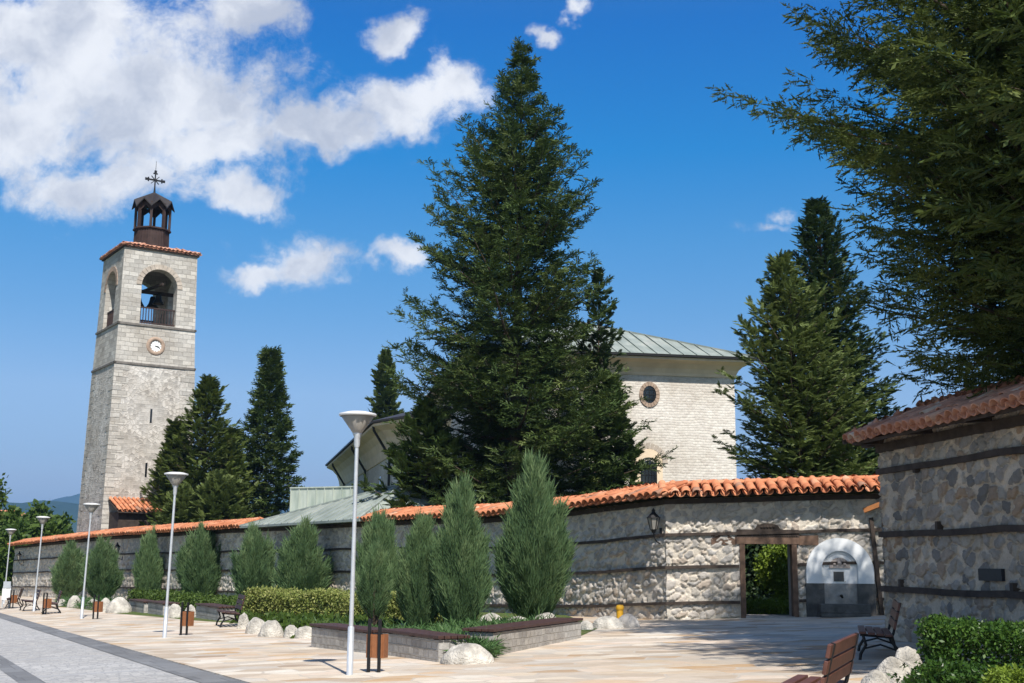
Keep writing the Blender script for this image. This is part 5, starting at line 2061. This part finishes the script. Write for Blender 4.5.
def benches():
    def make(name, L, wood):
        root = empty(name, (0, 0, 0))
        s = MB()
        for i in range(4):
            s.box((0, -.30 + .125 * i, .435 - .012 * i), (L, .105, .035))
        s.build('seat', wood, root, bevel=.006)
        b = MB()
        R = np.array(Matrix.Rotation(-.22, 3, 'X'))
        for i in range(3):
            c = np.array([0, .17 + .032 * i, .55 + .135 * i])
            b.box(c, (L, .035, .115), R)
        b.build('backrest', wood, root, bevel=.006)
        for sx in (-1, 1):
            f = MB()
            x = sx * (L / 2 - .16)
            f.tube([(x, -.34, .40), (x, .12, .37), (x, .14, .42), (x, .26, .88)], .022, 6)
            f.tube([(x, -.30, .40), (x, -.26, .25), (x, -.34, .12), (x, -.36, 0)], .026, 6)
            f.tube([(x, .12, .38), (x, .16, .22), (x, .25, .10), (x, .28, 0)], .026, 6)
            f.tube([(x, -.28, .20), (x, -.05, .26), (x, .18, .18)], .016, 6)
            f.box((x, -.36, .012), (.08, .10, .024))
            f.box((x, .28, .012), (.08, .10, .024))
            f.build('leg_frame', MT['iron'], root)
        return root
    grp = 'park benches with iron legs'
    p = make('park_bench', 2.05, MT['bench_wood'])
    c = (np.array([2.73, 10.5]) + np.array([3.53, 12.5])) / 2 + np.array([-.30, .0])
    p.location = (*c, gz(*c))
    p.rotation_euler = (0, 0, math.radians(68 + 180))
    tag(p, 'red brown slatted bench nearest the viewer beside the pale boulders', 'bench', grp)
    o = copy_tree(p)
    g = G(868, 662)
    o.location = (g[0] + .45, g[1] + .75, gz(g[0], g[1]))
    o.rotation_euler = (0, 0, math.radians(75 + 180))
    tag(o, 'bench in deep shade at the foot of the tall shaded wall', 'bench', grp)
    q = make('park_bench', 1.6, MT['dark_wood'])
    for i, (px, lab) in enumerate([((49.7, 614), 'far dark brown bench right of the fourth lamp post, beside a litter bin'),
                                   ((28, 611), 'far dark brown bench left of the fourth lamp post'),
                                   ((12.5, 608), 'farthest dark brown bench, behind a litter bin at the left edge'),
                                   ((229, 628), 'dark brown bench between the pale boulders at the end of the yellow edged hedge')]):
        o = q if i == 0 else copy_tree(q)
        g = G(*px)
        o.location = (g[0], g[1] + .3, gz(g[0], g[1]))
        o.rotation_euler = (0, 0, math.radians(-68 + [0, 5, -4, -4][i]))
        tag(o, lab, 'bench', grp)


benches()


def stone_benches():
    def make(a, b, label, Hs=.40, flip=1, top='slats'):
        a, b = np.array(a[:2]), np.array(b[:2])
        L = np.linalg.norm(b - a)
        d = (b - a) / L
        n = np.array([-d[1], d[0]]) * flip
        c = (a + b) / 2 + n * .28
        off = np.array([*c, gz(*c)])
        root = empty('stone_bench', off, 0, label, 'stone bench', 'stone benches edging the planted bed')
        M = np.stack([np.array([*d, 0]), np.array([*n, 0]), np.array([0, 0, 1.])], 1)
        bs = MB()
        x, y = L / 2, .26
        V = [off + M @ np.array([i * x, j * y, k]) for k in (-.15, Hs) for j in (-1, 1) for i in (-1, 1)]
        for f, (ua, wa) in (((0, 1, 5, 4), (2 * x, 0)), ((3, 2, 6, 7), (2 * x, 5)), ((2, 0, 4, 6), (2 * y, 9)), ((1, 3, 7, 5), (2 * y, 12)), ((4, 5, 7, 6), (2 * x, 20))):
            bs.add([V[i] for i in f], [(0, 1, 2, 3)], uv=[(wa, 0), (wa + ua, 0), (wa + ua, Hs + .15), (wa, Hs + .15)])
        bs.build('base', MT['sett'], root, off, bevel=.012)
        st = MB()
        for i in range(5):
            st.box(off + M @ np.array([0, -.24 + .12 * i, Hs + .045]), (L + .10, .105, .05), M)
        for i in np.linspace(-x + .2, x - .2, 3):
            st.box(off + M @ np.array([i, 0, Hs + .012]), (.06, .5, .022), M)
        st.build('seat', MT['dark_wood'], root, off, bevel=.006)
    make(G(310, 649.5), G(366, 656), 'stone bench with brown slatted top left of the nearest litter bin')
    make(G(381, 657.5), G(437, 665.5), 'stone bench with brown slatted top right of the nearest litter bin')
    make(G(494, 659), G(582, 639.5), 'long stone bench with brown slatted top right of the large round boulder', flip=1)
    make(G(127.5, 612), G(143, 614), 'far stone bench left of the second lamp post, first from the left')
    make(G(147, 614.5), G(162, 616.5), 'far stone bench touching the second lamp post on its left side')
    make(G(195, 619), G(218, 622), 'far stone bench between the second lamp post and the single bench')


stone_benches()


def boulder(px, w, h, label, seed, mat='boulder', g=None, group='pale boulders edging the bed', yaw=None, extra=0.):
    """px: base centre pixel; w,h in pixels"""
    r = np.random.default_rng(seed)
    p = G(*px) if g is None else np.array(g)
    s = np.linalg.norm(p[:2]) / FPX
    W2, Hh = w * s, h * s * 1.05
    bm = bmesh.new()
    bmesh.ops.create_icosphere(bm, subdivisions=4, radius=1)
    V = np.array([v.co[:] for v in bm.verts])
    d = r.normal(size=(9, 3))
    d /= np.linalg.norm(d, axis=1, keepdims=True)
    rad = np.ones(len(V))
    for k in range(9):                       # worn facets
        rad = np.minimum(rad, r.uniform(.90, .99) / np.maximum(V @ d[k], .2))
    rad *= 1 + .025 * np.sin(V @ d[0] * 7 + seed) + .02 * np.sin(V @ d[3] * 13)
    V = V * rad[:, None]
    V[:, 2] = np.where(V[:, 2] < 0, V[:, 2] * .5, V[:, 2])
    V = V * np.array([W2 / 2, W2 / 2 * r.uniform(.7, 1.), Hh * .98])
    a = r.uniform(-.4, .4)
    c, sn = math.cos(a), math.sin(a)
    V[:, 0], V[:, 1] = V[:, 0] * c - V[:, 1] * sn, V[:, 0] * sn + V[:, 1] * c
    for v, q in zip(bm.verts, V):
        v.co = q
    for f in bm.faces:
        f.smooth = True
    me = bpy.data.meshes.new('boulder')
    bm.to_mesh(me)
    bm.free()
    me.materials.append(MT[mat])
    o = link('boulder', me, None, (p[0], p[1], p[2] + extra))
    tag(o, label, 'boulder', group)


BLD = [((467, 666), 44, 19, 'large round white boulder between the two near stone benches'),
       ((491.5, 630), 24, 14, 'white boulder at the foot of the tall twin junipers, left of the third stone bench'),
       ((518, 629), 22, 11, 'white boulder just left of the widest juniper stem'),
       ((546, 626.5), 22, 12, 'white boulder just right of the widest juniper stem'),
       ((586, 631), 13, 9, 'small white boulder touching the far end of the long stone bench'),
       ((608, 629), 27, 11, 'flat white boulder left of the yellow bollard foot'),
       ((628, 628), 20, 12, 'grey boulder against the wall right of the yellow bollard'),
       ((345, 634), 18, 9, 'white boulder half hidden behind the stone bench near the nearest lamp post'),
       ((271, 646 - 8), 20, 15, 'white boulder before the yellow edged hedge, third right of the single bench'),
       ((256, 635), 18, 15, 'white boulder before the yellow edged hedge, second right of the single bench'),
       ((291, 639), 13, 12, 'narrow white boulder before the yellow edged hedge, fourth right of the single bench'),
       ((305, 640), 18, 12, 'grey white boulder touching the near stone bench end on its left'),
       ((243, 630), 10, 14, 'upright white boulder directly right of the single bench'),
       ((246, 622), 12, 8, 'small white boulder behind the single bench'),
       ((190, 618.5), 10, 11, 'white boulder just right of the second litter bin'),
       ((174, 618.5), 13, 12, 'white boulder directly behind the second litter bin'),
       ((118.6, 613.5), 19, 13, 'broad white boulder left of the far stone benches'),
       ((105, 612.5), 10, 12, 'upright white boulder right of the third litter bin'),
       ((93, 609), 11, 8, 'white boulder behind the third lamp post'),
       ((74, 608), 11, 10, 'leaning white boulder left of the third lamp post'),
       ((61, 606.5), 9, 6, 'low white boulder right of the far bench'),
       ((402, 634), 16, 9, 'small white boulder under the open feathery juniper')]
for i, (px, w, h, lab) in enumerate(BLD):
    boulder(px, w * 1.22, h * 1.1, lab, 100 + i, 'boulder_dirty' if 'grey boulder' in lab else 'boulder')
# boulders edging the near right bed
for i, (g, w, h, lab) in enumerate([((4.95, 15.6), 34, 34, 'topmost pale boulder at the corner of the boxwood hedge'),
                                    ((4.55, 14.9), 38, 30, 'pale boulder second from the hedge corner in the near right heap'),
                                    ((4.05, 13.9), 34, 28, 'pale boulder third from the hedge corner, beside the near bench'),
                                    ((3.45, 12.6), 36, 28, 'pale boulder behind the near bench at the lower picture edge'),
                                    ((3.72, 11.2), 26, 26, 'pale boulder among the low plants at the lower right edge')]):
    boulder(None, w, h, lab, 140 + i, 'boulder', g=(*g, gz(*g)), group='pale boulders by the near bench')


def small_things():
    g = G(620, 625)
    root = empty('bollard', g, 0, 'yellow bollard standing by the bend of the churchyard wall', 'bollard')
    MB().lathe([(.085, -.05), (.085, .42), (.08, .44), (.001, .44)], g, 14).build('bollard_body', MT['yellow'], root, g)
    MB().lathe([(.09, .36), (.10, .37), (.10, .43), (.075, .48), (.001, .49)], g, 14).build('bollard_head', MT['yellow'], root, g)
    # white notice board at the left edge
    p = at(6, 603, 58)
    p[2] = gz(p[0], p[1])
    root = empty('notice_board', p, 0, 'white notice board on posts at the left edge beside the farthest lamp post', 'sign')
    for sx in (-.16, .16):
        MB().box(p + (sx, 0, .5), (.05, .05, 1.0)).build('post', MT['pole'], root, p)
    MB().box(p + (0, -.03, .62), (.40, .05, .52)).build('board', MT['sign_white'], root, p)
    MB().box(p + (0, -.02, 1.05), (.34, .06, .30)).build('board', MT['pole'], root, p)


small_things()


# ------------------------------------------------------------------ planted bed
def bed():
    front = [G(55, 607), G(75, 609), G(118, 614.5), G(174, 619.5), G(244, 631), G(304, 641), G(309, 646), G(336, 650)]
    near = [G(371, 653.5), G(436, 661.5), G(449, 667), G(487, 667), G(494, 656), G(582, 637), G(600, 628.5)]
    back = [tuple(p) for p in LEFT[::-1][1:-1]]
    pts = [tuple(p[:2]) for p in front + near] + back
    sheet('planting_bed', pts, .035, MT['bed'])
    # creeping juniper between the near stone benches
    r = np.random.default_rng(5)

    def cover(name, poly, n, size, mat, label, z=.12, seed=3, proto=None, tint=.5):
        r = np.random.default_rng(seed)
        poly = np.array([p[:2] for p in poly])
        c = poly.mean(0)
        # triangles fan
        k = len(poly)
        tri = r.integers(0, k, n)
        a, b = r.random(n), r.random(n)
        f = a + b > 1
        a[f], b[f] = 1 - a[f], 1 - b[f]
        p = c + (poly[tri] - c) * a[:, None] + (poly[(tri + 1) % k] - c) * b[:, None]
        h = z * (.5 + .5 * np.sin(p[:, 0] * 2.3 + seed) * np.sin(p[:, 1] * 1.9)) + .03
        P = np.stack([p[:, 0] - c[0], p[:, 1] - c[1], np.array([gz(x, y) for x, y in p]) - gz(*c) + h * r.random(n) ** .5 + .04], 1)
        D = np.stack([r.normal(size=n), r.normal(size=n), .25 + .35 * r.random(n)], 1)
        o = scatter(name, proto or plume(6, .6, .07, .5), P, frames(D, np.tile([0, 0, 1.], (n, 1)) + r.normal(size=(n, 3)) * .3), size * r.uniform(.6, 1.3, n), np.clip(r.normal(tint, .17, n), 0, 1), mat)
        o.location = (*c, gz(*c))
        o['kind'] = 'stuff'
        tag(o, label, 'ground cover')
    cover('ground_cover', [G(436, 654), G(452, 664), G(487, 664), G(492, 652), G(560, 632), G(500, 631), G(440, 634)], 5200, .34, MT['cover'], 'bright green creeping juniper carpet between the near stone benches', .16, 3)
    cover('ground_cover', [G(300, 634), G(340, 646), G(372, 650), G(436, 656), G(440, 634), G(400, 627), G(300, 626)], 3600, .30, MT['cover'], 'low green carpet behind the stone benches under the feathery juniper', .10, 8, tint=.4)
    cover('ground_cover', [G(60, 606), G(75, 608), G(118, 612.5), G(128, 611), G(125, 605), G(60, 602)], 1400, .42, MT['cover'], 'low green cover between the far boulders', .16, 9, tint=.3)
    cover('ground_cover', [G(240, 624), G(300, 637), G(312, 640), G(400, 634), G(395, 620), G(240, 615)], 2600, .30, MT['box'], 'low clipped cover at the foot of the yellow edged hedge', .16, 10, proto=leaf_clump(5, .7, .35), tint=.3)


bed()


def hq(a, b, depth):
    """hedge footprint: front edge between two ground points, going back by depth"""
    a, b = np.array(a[:2]), np.array(b[:2])
    d = (b - a) / np.linalg.norm(b - a)
    n = np.array([-d[1], d[0]])
    if n[1] < 0:
        n = -n
    return [a, b, b + n * depth, a + n * depth]


def hedges():
    f = hq(G(243, 624), G(398, 630), 1.6)
    hedge('hedge', f, gz(*f[0]), .92, MT['variegated'], 'yellow edged clipped hedge running behind the pale boulders', 10000, .10, 11, jag=.035, tint=(.46, .17))
    f = hq(G(127, 609), G(236, 618), 1.5)
    hedge('hedge', f, gz(*f[0]) - .02, .72, MT['box'], 'low dark green clipped hedge behind the far stone benches', 5200, .13, 12, jag=.04, tint=(.35, .2))
    f = [np.array(v) for v in ((4.15, 12.6), (6.7, 11.2), (7.7, 13.6), (5.15, 14.9))]
    hedge('hedge', f, gz(*f[0]), .86, MT['hedge'], 'glossy green boxwood hedge before the tall shaded wall', 15000, .062, 13, jag=.03, tint=(.5, .22))
    f = [np.array(v) for v in ((3.75, 11.5), (5.0, 10.8), (5.3, 12.0), (4.05, 12.9))]
    hedge('shrub', f, gz(*f[0]), .52, MT['hedge'], 'loose dark leafy shrub low before the boxwood hedge', 5200, .065, 14, cat='shrub', jag=.07, tint=(.32, .2), topdome=.5)
    f = [np.array(v) for v in ((4.05, 10.6), (4.75, 10.3), (4.95, 11.0), (4.25, 11.3))]
    hedge('shrub', f, gz(*f[0]), .62, MT['lime'], 'small yellow green shrub at the lower right edge', 2600, .055, 15, cat='shrub', jag=.03, tint=(.5, .2), topdome=.4)


hedges()


def P_at(px, Y):
    x = (px - W / 2) / FPX * Y
    return np.array([x, Y, gz(x, Y)])


def junipers():
    grp = 'junipers in the bed along the wall'
    # base pixel, top pixel y, width px, seed, label, open
    J = [((68, 600), 543, 33, 1, 'rounded blue green juniper farthest left along the wall'),
         ((101, 602), 538, 37, 2, 'blue green juniper second from the left, nearest the third lamp post'),
         ((157, 600), 530, 27, 3, 'narrow juniper with browned foot just left of the second lamp post'),
         ((200, 604), 526, 45, 4, 'broad juniper right of the second lamp post behind the low dark hedge'),
         ((253, 608), 525, 43, 5, 'juniper behind the left end of the yellow edged hedge'),
         ((301, 609), 521, 52, 6, 'broad pointed juniper behind the middle of the yellow edged hedge'),
         ((377, 618), 513, 44, 7, 'juniper behind the right end of the yellow edged hedge'),
         ((373, 636), 543, 36, 8, 'small dark open juniper right behind the nearest litter bin'),
         ((419, 634), 516, 48, 9, 'loose feathery juniper left of the tall pair'),
         ((460, 634), 482, 58, 10, 'tallest slender blue green juniper in the middle of the bed'),
         ((533, 625), 458, 75, 11, 'largest egg shaped juniper standing free before the wall near the long stone bench')]
    protos = [juniper_mesh(40 + k, 2.6, .75, n) for k, n in enumerate((5200, 5200, 4200))]
    for px, ty, w, sd, lab in J:
        g = G(*px)
        q = q_at(px[0])
        wy = left_path.pos([q])[0]
        if g[1] > wy[1] - 2.2:
            g = P_at(px[0], wy[1] - 2.2)
        Hj = at(px[0], ty, g[1])[2] - g[2]
        Rj = w / 2 * g[1] / FPX
        root = empty('juniper_shrub', g, sd * 1.7, lab, 'juniper', grp)
        me = juniper_mesh(60 + sd, 3.2, .85, 8500, False) if sd in (9, 10, 11) else protos[sd % 3]
        if sd == 8:
            me = juniper_mesh(68, 2.6, .75, 2300, True)
        h0 = 3.2 if sd in (9, 10, 11) else 2.6
        r0 = .85 if sd in (9, 10, 11) else .75
        o = link('crown', me, root)
        o.scale = (Rj / r0 * .94, Rj / r0 * .94, Hj / h0 * (1. if sd != 8 else .82))
        if sd == 8:
            o.location = (0, 0, Hj * .18)
        t = MB()
        t.tube([(0, 0, -.1), (.02, 0, Hj * .4), (0, .02, Hj * .8)], [.05, .035, .012], 6, cap=False)
        for k in range(5):
            a = k * 1.26
            t.tube([(0, 0, .12), (Rj * .45 * math.cos(a), Rj * .45 * math.sin(a), Hj * .3), (Rj * .5 * math.cos(a), Rj * .5 * math.sin(a), Hj * .6)], [.025, .018, .006], 5, cap=False)
        t.build('trunk', MT['bark'], root)


junipers()


# ------------------------------------------------------------------ trees
def top_h(px, py, Y):
    p = at(px, py, Y)
    return p[2] - gz(p[0], Y)


def trees():
    # the great fir behind the wall
    Y = 48.5
    b = P_at(515, Y)
    Ht = top_h(519, 46, Y)
    k = Y / FPX
    def prof(rows, px_top, px_base):
        out = []
        for py, hw in rows:
            h = (at(515, py, Y)[2] - b[2]) / Ht
            out.append((h, hw * k))
        return sorted(out)
    pr = prof([(560, 80), (510, 104), (440, 116), (390, 110), (330, 102), (285, 98), (235, 86), (190, 66), (150, 47), (110, 27), (80, 14), (46, 1)], 0, 0)
    def bias(phi, t):
        # the crown reaches farther to the left in the middle and to the right low down
        c = math.cos(phi)
        return 1 + (-.13 * c if .36 < t < .62 else .03 * c if t < .30 else -.08 * c)
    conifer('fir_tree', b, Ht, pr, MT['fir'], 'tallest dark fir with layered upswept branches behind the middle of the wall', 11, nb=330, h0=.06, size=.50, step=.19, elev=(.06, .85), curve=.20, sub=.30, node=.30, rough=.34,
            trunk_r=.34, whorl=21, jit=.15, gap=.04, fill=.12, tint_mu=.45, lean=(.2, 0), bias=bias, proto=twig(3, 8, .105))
    # slender tree right of the fir
    Y = 50.5
    b = P_at(600, Y)
    Ht = top_h(600, 272, Y)
    conifer('cypress_tree', b, Ht, [(0, 1.1), (.25, 1.5), (.5, 1.35), (.75, .9), (.9, .55), (1, .1)], MT['cypress'], 'slender dark conifer with a bare stem close to the right side of the fir', 12, nb=210, h0=.1, size=.55, step=.30,
            elev=(.2, .9), curve=.1, trunk_r=.13, jit=.25, gap=.12, tint_mu=.5)
    b = P_at(612, 49.5)
    conifer('fir_tree', b, top_h(618, 378, 49.5), [(0, 1.5), (.3, 1.35), (.6, .95), (.85, .6), (1, .1)], MT['fir'], 'low bushy fir at the right foot of the great fir', 13, nb=170, h0=.06, size=.75, step=.33, elev=(.1, .8), curve=.15, trunk_r=.14, jit=.2, tint_mu=.5)
    b = P_at(425, 47.5)
    conifer('fir_tree', b, top_h(425, 405, 47.5), [(0, 2.3), (.35, 2.1), (.65, 1.4), (.85, .7), (1, .1)], MT['fir'], 'low bushy fir at the left foot of the great fir', 14, nb=170, h0=.06, size=.75, step=.33, elev=(.1, .7), curve=.15, trunk_r=.14, jit=.22, tint_mu=.45)
    # thuja seen between the lamp head and the fir
    Y = 120.
    b = P_at(385, Y)
    conifer('thuja_tree', b, top_h(386, 352, Y), [(0, 2.0), (.3, 2.3), (.6, 2.0), (.85, 1.2), (1, .2)], MT['thuja'], 'thuja top showing above the church roof just right of the nearest lamp head', 15, nb=230, h0=.1, size=1.1, step=.5, elev=(.3, 1.), curve=.1, jit=.15)
    # left group
    Y = 76.
    for i, (px, py, w, lab) in enumerate([(206, 381, 100, 'broad dark thuja beside the bell tower behind the long wall'), (176, 425, 62, 'smaller thuja touching the bell tower on its right'),
                                          (232, 432, 58, 'rounded thuja in the gap before the pointed spruce')]):
        Yk = Y + (0, 1.5, 2.5)[i]
        b = P_at(px, Yk)
        Hh = top_h(px, py, Yk)
        R = w / 2 * Yk / FPX
        conifer('thuja_tree', b, Hh, [(0, R * .85), (.25, R), (.5, R * .86), (.75, R * .52), (.9, R * .27), (1, .1)], MT['thuja'], lab, 20 + i, nb=300, h0=.05, size=.60, step=.32, sub=.35, node=.5, proto=spray(5, .40, .13, 46, .1), elev=(.25, 1.), curve=.12, jit=.16,
                trunk_r=.2, group='thujas beside the bell tower', tint_mu=.42, fill=.3)
    # lighter bush below them
    for i, (px, py, w, lab) in enumerate([(222, 476, 60, 'light olive green thuja low behind the orange tiles'), (187, 490, 46, 'small olive green bush just right of the tiled porch')]):
        Yk = 72.
        b = P_at(px, Yk)
        R = w / 2 * Yk / FPX
        conifer('thuja_tree', b, top_h(px, py, Yk), [(0, R * .9), (.4, R), (.75, R * .7), (1, .2)], MT['olive_leaf'], lab, 26 + i, nb=240, h0=.05, size=.8, step=.42, elev=(.3, .9), jit=.16, trunk_r=.12, tint_mu=.4, fill=.4)
    Y = 82.
    b = P_at(268, Y)
    Hh = top_h(268, 352, Y)
    k = Y / FPX
    conifer('spruce_tree', b, Hh, [(0, 34 * k), (.2, 36 * k), (.45, 29 * k), (.65, 20 * k), (.8, 13 * k), (.92, 6 * k), (1, .1)], MT['fir'], 'pointed spruce standing alone between the thujas and the church', 30, nb=360, h0=.05, size=.78, step=.32, sub=.32, node=.5, proto=twig(3, 8, .12),
            elev=(-.1, .7), curve=.15, jit=.14, gap=.04, trunk_r=.2, tint_mu=.45)
    # right side: light thuja, dark cypress, great drooping spruce
    Y = 40.
    k = Y / FPX
    b = P_at(812, Y)
    conifer('thuja_tree', b, top_h(790, 262, Y), [(0, 66 * k), (.3, 76 * k), (.5, 70 * k), (.68, 56 * k), (.85, 33 * k), (1, 4 * k)], MT['olive_leaf'], 'light olive green loose conifer between the church and the dark cypress', 31, nb=330, h0=.08, size=.36, step=.17, sub=.35, node=.30, proto=spray(5, .40, .13, 46, .1),
            elev=(.25, 1.), curve=.1, jit=.22, gap=.04, lean=(-.8, 0), trunk_r=.2, tint_mu=.40, fill=.25)
    Y = 46.
    k = Y / FPX
    b = P_at(852, Y)
    conifer('cypress_tree', b, top_h(822, 204, Y), [(0, 62 * k), (.3, 70 * k), (.55, 60 * k), (.75, 44 * k), (.9, 27 * k), (1, 5 * k)], MT['cypress'], 'dense dark pointed cypress right of the light conifer', 32, nb=330, h0=.08, size=.36, step=.17, sub=.35, node=.30, proto=spray(5, .40, .13, 46, .1), elev=(.35, 1.05),
            curve=.08, jit=.12, lean=(-1.0, 0), trunk_r=.22, tint_mu=.45, fill=.3)
    # great spruce
    b = np.array([10.9, 20.9, gz(10.9, 20.9)])
    pr = [(0., 3.0), (.33, 3.9), (.42, 4.4), (.50, 5.1), (.60, 6.0), (.70, 5.2), (.82, 3.2), (.92, 1.5), (1, .1)]
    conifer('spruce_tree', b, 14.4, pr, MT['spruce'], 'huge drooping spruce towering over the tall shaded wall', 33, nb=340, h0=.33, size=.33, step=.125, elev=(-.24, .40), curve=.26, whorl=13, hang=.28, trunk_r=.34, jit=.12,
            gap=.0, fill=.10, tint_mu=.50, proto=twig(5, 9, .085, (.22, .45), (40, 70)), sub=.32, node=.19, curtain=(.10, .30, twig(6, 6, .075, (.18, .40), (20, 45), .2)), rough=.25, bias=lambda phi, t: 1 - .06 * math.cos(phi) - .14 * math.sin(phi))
    b = np.array([11.0, 13.3, gz(11.0, 13.3)])
    conifer('spruce_tree', b, 14., [(0, 3.), (.3, 4.6), (.7, 4.5), (.85, 2.6), (1, .1)], MT['spruce'], 'spruce standing behind the tall shaded wall out to the right, shading the paving', 34, nb=420, h0=.32, size=.44, step=.15, elev=(-.1, .5), sub=.30, node=.34, proto=twig(5, 8, .10),
            curve=.25, hang=.5, trunk_r=.3, jit=.14, bias=lambda phi, t: 1 - .1 * math.cos(phi))
    # behind the gateway
    broadleaf('garden_bush', (7.95, 35.6, gz(7.5, 35.4)), 2.4, .70, MT['lime'], 'bright green leafy bush growing inside the gateway', 41, n=1500, size=.20, cat='bush', z_c=.5, trunk_r=.05)
    broadleaf('garden_tree', (7.2, 39.2, gz(7.5, 39)), 3.5, 2.0, MT['cypress'], 'dark leafy tree standing in the courtyard behind the gateway', 42, n=2600, size=.28, z_c=.45, trunk_r=.10, tint_mu=.3)
    f = [np.array(v) for v in ((5.9, 34.3), (8.4, 34.2), (8.5, 35.0), (6.0, 35.1))]
    hedge('shrub', f, gz(*f[0]), .34, MT['lime'], 'low sunlit green plants just inside the gateway', 1400, .11, 43, cat='plants', jag=.06, topdome=.3)
    # beyond the far end of the long wall
    for i, (px, Y, py, w, lab) in enumerate([(40, 118, 500, 34, 'round green tree beyond the far end of the long wall, tallest of its row'),
                                             (62, 125, 507, 30, 'round green tree close to the left side of the bell tower'),
                                             (14, 112, 510, 34, 'green tree rising behind the farthest lamp post'),
                                             (-12, 108, 506, 36, 'green tree cut by the left picture edge'),
                                             (26, 100, 530, 26, 'small bright tree low at the far end of the wall'),
                                             (54, 104, 520, 24, 'small bright tree just above the far orange tiles')]):
        b = P_at(px, Y)
        broadleaf('leafy_tree', b, top_h(px, py, Y), w / 2 * Y / FPX * 1.25, MT['broad'], lab, 50 + i, n=1500, size=.85, group='leafy trees beyond the wall', z_c=.52, tint_mu=.4)
    b = P_at(-36, 52)
    broadleaf('leafy_tree', b, top_h(-10, 432, 52), 1.75, MT['broad'], 'nearer broad leaved tree reaching in at the left picture edge', 58, n=1500, size=.34, z_c=.72, trunk_r=.12, tint_mu=.35)
    for i, px in enumerate((690, 760, 900, 980)):
        b = P_at(px, 70 + 4 * (i % 2))
        if px > 800:
            broadleaf('leafy_tree', b, 9., 4.5, MT['broad'], ['', '', 'dark leafy tree hidden mostly behind the shaded wall roof', 'dark leafy tree filling the gap under the great spruce'][i], 62 + i, n=2200, size=.7, z_c=.5, tint_mu=.25)


trees()


# ------------------------------------------------------------------ far things
def far_house(px, py_e, py_r, Y, w, label, rz):
    p = at(px, py_e, Y)
    base = gz(p[0], Y) - 1
    off = np.array([p[0], Y, base])
    root = empty('house', off, rz, label, 'house')
    he, hr = p[2] - base, at(px, py_r, Y)[2] - base
    d = 8.
    MB().box((0, 0, he / 2), (w, d, he)).build('wall', MT['render'], root)
    r_ = MB()
    r_.add([(-w / 2 - .5, -d / 2 - .5, he), (w / 2 + .5, -d / 2 - .5, he), (w / 2 + .5, d / 2 + .5, he), (-w / 2 - .5, d / 2 + .5, he), (-w / 4, 0, hr), (w / 4, 0, hr)], [(0, 1, 5, 4), (1, 2, 5), (2, 3, 4, 5), (3, 0, 4), (3, 2, 1, 0)], tint=.6)
    r_.build('roof', MT['tile'], root)
    for x in (-w / 4, w / 4):
        MB().box((x, -d / 2 - .01, he * .72), (1., .06, 1.3)).build('window', MT['glass'], root)


far_house(1.5, 516, 510, 210, 9, 'far house with red roof at the left edge above the trees', .3)
far_house(7.5, 527, 520, 190, 8, 'far pale house with red roof below the other roof', -.2)


def hills():
    m, nt, b = mat_base('forested hillside', .95, .05)
    co = nd(nt, 'ShaderNodeNewGeometry').outputs['Position']
    n = noise(nt, co, .004, 8, .65)
    nt.links.new(ramp(nt, n, [(.35, (.014, .030, .014)), (.65, (.030, .052, .024))]), b.inputs['Base Color'])
    for name, Y, zt, dep, sd in (('near_hills', 3300., 128., 900., 3), ('far_hills', 6200., 310., 1300., 7)):
        r = np.random.default_rng(sd)
        xs = np.linspace(-4300, 4300, 150)
        ys = np.linspace(-1, 1, 22)
        V, F = [], []
        ph = r.random(8) * 6.28
        for v in ys:
            for x in xs:
                u = x / Y * 9
                h = 1 + .10 * math.sin(u * 1.3 + ph[0]) + .05 * math.sin(u * 3.7 + ph[1]) + .025 * math.sin(u * 8.9 + ph[2]) + .010 * math.sin(u * 23 + ph[3])
                h *= 1 if x < -600 else max(.45, 1 - (x + 600) / 3000)
                k = math.exp(-(v * 2.0) ** 2) * (1 + .08 * math.sin(u * 6 + v * 9 + ph[4]) * (abs(v) > .1))
                V.append((x, Y + v * dep, -90 + (zt + 90) * h * k))
        n_ = len(xs)
        for j in range(21):
            for i in range(n_ - 1):
                F.append((j * n_ + i, j * n_ + i + 1, (j + 1) * n_ + i + 1, (j + 1) * n_ + i))
        me = bpy.data.meshes.new(name)
        me.from_pydata(V, [], F)
        me.polygons.foreach_set('use_smooth', [True] * len(F))
        me.materials.append(m)
        o = link(name, me)
        o['kind'] = 'structure'


hills()


def haze():
    bm = bmesh.new()
    bmesh.ops.create_cube(bm, size=1)
    me = bpy.data.meshes.new('haze')
    bm.to_mesh(me)
    bm.free()
    m = bpy.data.materials.new('thin summer air')
    m.use_nodes = True
    nt = m.node_tree
    nt.nodes.clear()
    v = nd(nt, 'ShaderNodeVolumePrincipled', {'Color': (.30, .58, 1., 1), 'Density': HAZE, 'Anisotropy': .2})
    nd(nt, 'ShaderNodeOutputMaterial', {'Volume': v.outputs[0]})
    me.materials.append(m)
    o = link('haze', me)
    z0, z1 = -640., 420.
    o.scale = (9600, 9700, z1 - z0)
    o.location = (0, 4050, (z0 + z1) / 2)
    o['kind'] = 'stuff'
    o['label'] = 'thin blue summer haze over the distant hills'


HAZE = 1.5e-4
haze()
